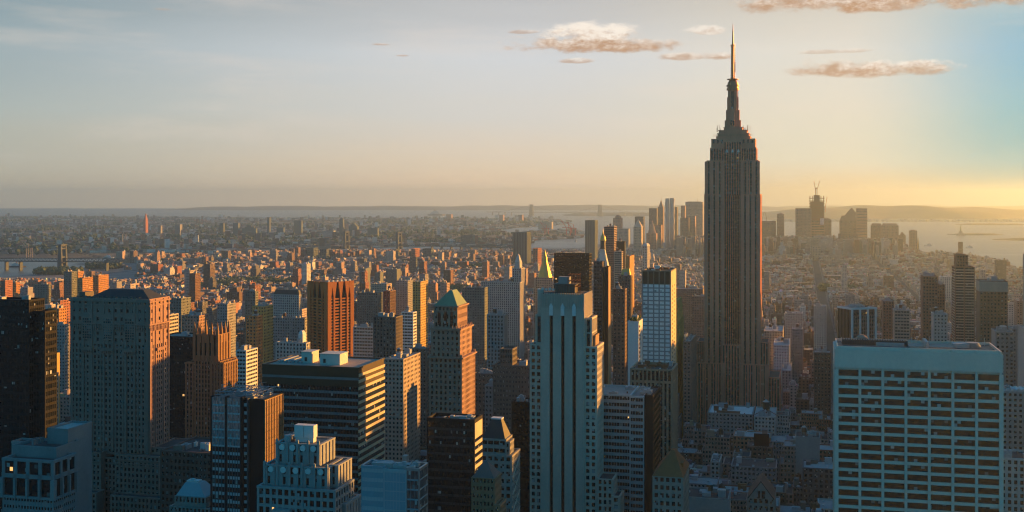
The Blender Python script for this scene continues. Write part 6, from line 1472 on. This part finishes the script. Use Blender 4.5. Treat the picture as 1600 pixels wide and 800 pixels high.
for n_,i in enumerate(order):
    (u0,u1,v0,v1,h,nm,wc,rc,bay,sb,sd_) = BL_[i]; xw,yw = uv2w(u0,v0)
    M = Mass(); parts = dress(M,0,u1-u0,0,v1-v0,h,wc,rc,bay,sb,sd_,yw)
    feat = []
    if any(p[0]=='tank' for p in parts): feat.append('with water tank')
    feat.append('with silver roof' if rc[0] > .33 else ('with black roof' if rc[0] < .1 else 'with grey roof'))
    nbk = sum(p[0]=='box' for p in parts); feat.append(['no lift house','one lift house','two lift houses','three lift houses'][nbk])
    cs = w2s((u0+u1)/2,v0,h); lb = describe(cs[0],cs[1],yw,nm,h,u1-u0,feat)
    root = link(bpy.data.objects.new('city_block',None)); root.location = (xw,yw,0); root.rotation_euler = (0,0,R(-VP))
    tag(root, lb or f"{nm} block among the rooftops", 'building', 'ordinary blocks between the towers')
    if yw < 1300:                                    # near enough for modelled openings
        bb = B.__new__(B); bb.X,bb.Y,bb.yaw,bb.base = xw,yw,-VP,0; bb.c,bb.s = math.cos(R(-VP)),math.sin(R(-VP)); bb.root = root; bb.W = MB(); bb.Rf = MB(); bb.win=[]; bb.mats=[]; bb.rmats=[]; bb.fp=[]; bb.ztop=0; bb.short='x'
        mt = masonry('near_'+nm.replace(' ','_'), tuple(dict(WCOL)[nm]), var=.3)
        M2 = Mass(); n0 = len(M.b)
        tr_ = [q for q in M.b if q[5]-q[4] > 3]
        for k,(a0,a1,c0,c1,z0,z1) in enumerate(tr_):
            bb.tier(a0,a1,c0,c1,z0,z1,S('punch',bw=bay,fh=3.7,pw=.45,sh=.45,pd=.3,sd=.22,wall=mt,glass=GL,roof=TAR if rc[0] < .15 else (PALER if rc[0]>.33 else GREY)),faces='FR' if sb else 'F',parapet=1.0)
        bb.win = [q for q in bb.win]; tmp = HEROTAG[:]; bb.finish(24); HEROTAG[:] = tmp
        
    else: M.build('walls', root)
    for p in parts:
        if p[0] == 'tank':
            T_ = Mass(); T_.tk.append((0,0,0,p[4],p[5],(.13,.075,.045))); T_.b=[(0-.4,.4,-.4,.4,0,2.2)]; T_.cw=[(.1,.1,.1)]; T_.cr=[(.1,.1,.1)]; T_.par=[(0,0,0,0,0)]
            t_ = T_.build('water_tank', root); t_.location = (p[1],p[2],p[3])
        else:
            T_ = Mass(); T_.box(*p[1:7],p[7],p[7],0)
            if p[0]=='box': T_.box(p[1]-.15,p[2]+.15,p[3]-.15,p[4]+.15,p[6],p[6]+.3,p[7],p[7],0)
            T_.build('lift_house' if p[0]=='box' else 'roof_unit', root)
# ------------------------------------------------------------------ far borough: rows of houses and blocks across the river
FAR = Mass(); rnd = random.Random(23)
g2 = R(24); c2,s2 = math.cos(g2),math.sin(g2)
n_ok = 0
for k in range(60000):
    px = rnd.uniform(-40,925); row = 338+rnd.random()**.85*66
    xw,yw = G(px,row,2)
    if not inpoly(xw,yw,BKL): continue
    w_ = rnd.uniform(9,26)*(1+yw/9000); d_ = rnd.uniform(9,20)*(1+yw/9000); h = rnd.choice([7,8,9,10,12,14])
    r_ = rnd.random()
    if r_ < .05: h = rnd.uniform(18,34); w_ = rnd.uniform(12,30)
    elif r_ < .058 and yw < 13500: h = rnd.uniform(34,60); w_ = rnd.uniform(14,26)
    if yw > 11500 and r_ < .03: h = rnd.uniform(28,50)
    u_ = xw*c2+yw*s2; v_ = -xw*s2+yw*c2
    if math.sin(u_/900+1.3)*math.sin(v_/700+.4) > .62: continue       # parks and yards stay open
    c = rnd.choice([(.20,.10,.07),(.16,.10,.07),(.42,.33,.25),(.62,.56,.48),(.2,.18,.16),(.75,.7,.62),(.12,.11,.10),(.45,.22,.13)]); rc = rnd.choice(RCOL)
    FAR.box(u_-w_/2,u_+w_/2,v_-d_/2,v_+d_/2,1,2+h,c,rc,0); n_ok += 1
    if n_ok > 22000: break
for k in range(900):                                     # low buildings on the far hills and islands
    px = rnd.uniform(1210,1600); yw = rnd.uniform(12700,13300); xw = (px-800)/FPX*yw; u_ = xw*c2+yw*s2; v_ = -xw*s2+yw*c2; w_ = rnd.uniform(20,70)
    FAR.box(u_-w_/2,u_+w_/2,v_-20,v_+20,-1,rnd.uniform(8,26),(.5,.45,.38),(.4,.38,.35),0)
o = FAR.build('borough_fabric'); o.rotation_euler = (0,0,g2); tag(o,'low houses of the far borough spreading to the bay','buildings',kind='stuff')
# rows of housing slabs by the river (each one a thing)
HS = []
rnd = random.Random(5)
for (pa,pb,ra,n_,Yd) in ((203,240,404,3,5000),(248,275,402,3,4950),(288,306,404,2,4700),(315,356,403,5,4500),(362,392,403,4,4550),(405,440,395,3,5000),(442,470,389,3,5000),(470,512,391,4,4900),(516,545,396,3,4500),(545,575,394,3,4700),(160,205,413,4,4300),(210,255,424,4,3900),(255,300,425,4,3850),(120,160,424,3,3900),(478,530,419,5,3700),(575,612,391,3,4800),(600,640,424,3,3500),(690,745,392,4,4700),(755,800,402,4,4300)):
    for k in range(n_):
        pl = pa+(pb-pa)*k/n_; wpx = (pb-pa)/n_*rnd.uniform(.55,.85); HS.append((pl,pl+wpx,ra+rnd.uniform(-3,5),Yd+rnd.uniform(-120,160)))
for k,(pl,pr,top,Yd) in enumerate(HS):
    xw = (pl-800)/FPX*Yd; wd = (pr-pl)*Yd/FPX; zt = CAMZ-(top-ROW0)*Yd/FPX
    root = link(bpy.data.objects.new('apartment_tower',None)); root.location = (xw,Yd,2); root.rotation_euler = (0,0,R(-VP))
    M = Mass(); nm,c = rnd.choice([('brown',(.20,.13,.10)),('grey',(.20,.19,.17)),('reddish',(.26,.14,.10)),('tan',(.30,.22,.16))]); 
    M.box(0,wd*.62,0,16,-2,zt-2,c,(.2,.2,.2),3.4); M.box(wd*.62,wd,5,26,-2,zt-2,c,(.2,.2,.2),3.4); M.build('walls',root)
    M = Mass(); M.box(wd*.3,wd*.5,5,11,zt-2.1,zt+3,c,(.2,.2,.2),0); M.build('lift_house',root)
    px,row = (pl+pr)/2,top; lb = describe(px,row,Yd,nm+' housing',zt,20,['in the riverside housing','by the far river','with one lift house']); tag(root, lb or 'brown housing slab in the riverside estate','apartment block','riverside housing slabs')
# ------------------------------------------------------------------ trees read as masses
def woods(name, spots, mat, label, seed):
    r = random.Random(seed); mb = MB()
    for (xw,yw,rx,ry,n_,s0) in spots:
        for k in range(n_):
            a = r.uniform(0,6.283); q = math.sqrt(r.random()); cx,cy_ = xw+rx*q*math.cos(a),yw+ry*q*math.sin(a); s_ = s0*r.uniform(.6,1.3); zb = 2+s_*.3
            m_ = 6; ang = r.uniform(0,1)
            vs = [(cx,cy_,zb+s_*2*r.uniform(.85,1.1))]
            for lv,(fz,fr_) in enumerate(((1.45,.75),(.75,1.0))):
                for j in range(m_): aa = ang+j*6.283/m_+lv*.5; rr_ = s_*fr_*r.uniform(.75,1.2); vs.append((cx+rr_*math.cos(aa),cy_+rr_*math.sin(aa),zb+s_*fz*r.uniform(.85,1.15)))
            vs.append((cx,cy_,2))
            fs = [[0,1+j,1+(j+1)%m_] for j in range(m_)]+[[1+j,7+j,7+(j+1)%m_,1+(j+1)%m_] for j in range(m_)]+[[13,7+(j+1)%m_,7+j] for j in range(m_)]
            mb.poly(vs,fs)
    o = mb.build(name, mat); return tag(o,label,'trees',kind='stuff')
LEAF = mat_ground('leaf_green', [(.35,(.03,.055,.015,1)),(.65,(.07,.10,.03,1))], .05)
def at(px,row,rx,ry,n_,s0): x_,y_ = G(px,row,2); return (x_,y_,rx,ry,n_,s0)
woods('park_trees',[at(382,446,75,110,520,8),at(340,452,50,70,160,8),at(700,458,60,80,240,8),at(90,428,80,70,240,9),at(160,420,60,60,140,9),at(440,445,50,60,160,8),at(300,412,120,120,300,9),at(520,408,140,80,300,9),at(740,420,60,60,160,8),at(1310,455,50,60,160,7),at(1150,478,30,40,60,6)],LEAF,'dark green tree tops of the city parks',1)
rr_ = random.Random(3); sp_ = []
while len(sp_) < 120:
    px,row = rr_.uniform(-20,900),rr_.uniform(341,400); x_,y_ = G(px,row,2)
    if inpoly(x_,y_,BKL): sp_.append((x_,y_,rr_.uniform(80,420),rr_.uniform(60,260),32,rr_.uniform(8,14)))
sp_ = [q for q in sp_ if inpoly(q[0]-q[2],q[1],BKL) and inpoly(q[0]+q[2],q[1],BKL) and inpoly(q[0],q[1]-q[3],BKL) and inpoly(q[0],q[1]+q[3],BKL)]
woods('borough_trees', sp_, LEAF, 'dark belts of trees across the far borough', 2)
# ------------------------------------------------------------------ the air
hz = MB(); hz.box(-31000,31000,-3200,31000,-4,470)
hm = bpy.data.materials.new('haze'); hm.use_nodes = True; t = NT(hm.node_tree); t.n.clear()
ho = t.new('ShaderNodeOutputMaterial'); pvn = t.new('ShaderNodeVolumePrincipled'); t.l.new(pvn.outputs[0], ho.inputs['Volume'])
pvn.inputs['Color'].default_value = (*HAZE_COL,1); pvn.inputs['Density'].default_value = HAZE_DENSITY; pvn.inputs['Anisotropy'].default_value = HAZE_G
o = hz.build('haze', hm); tag(o,'thin evening haze over the whole city','haze',kind='stuff')
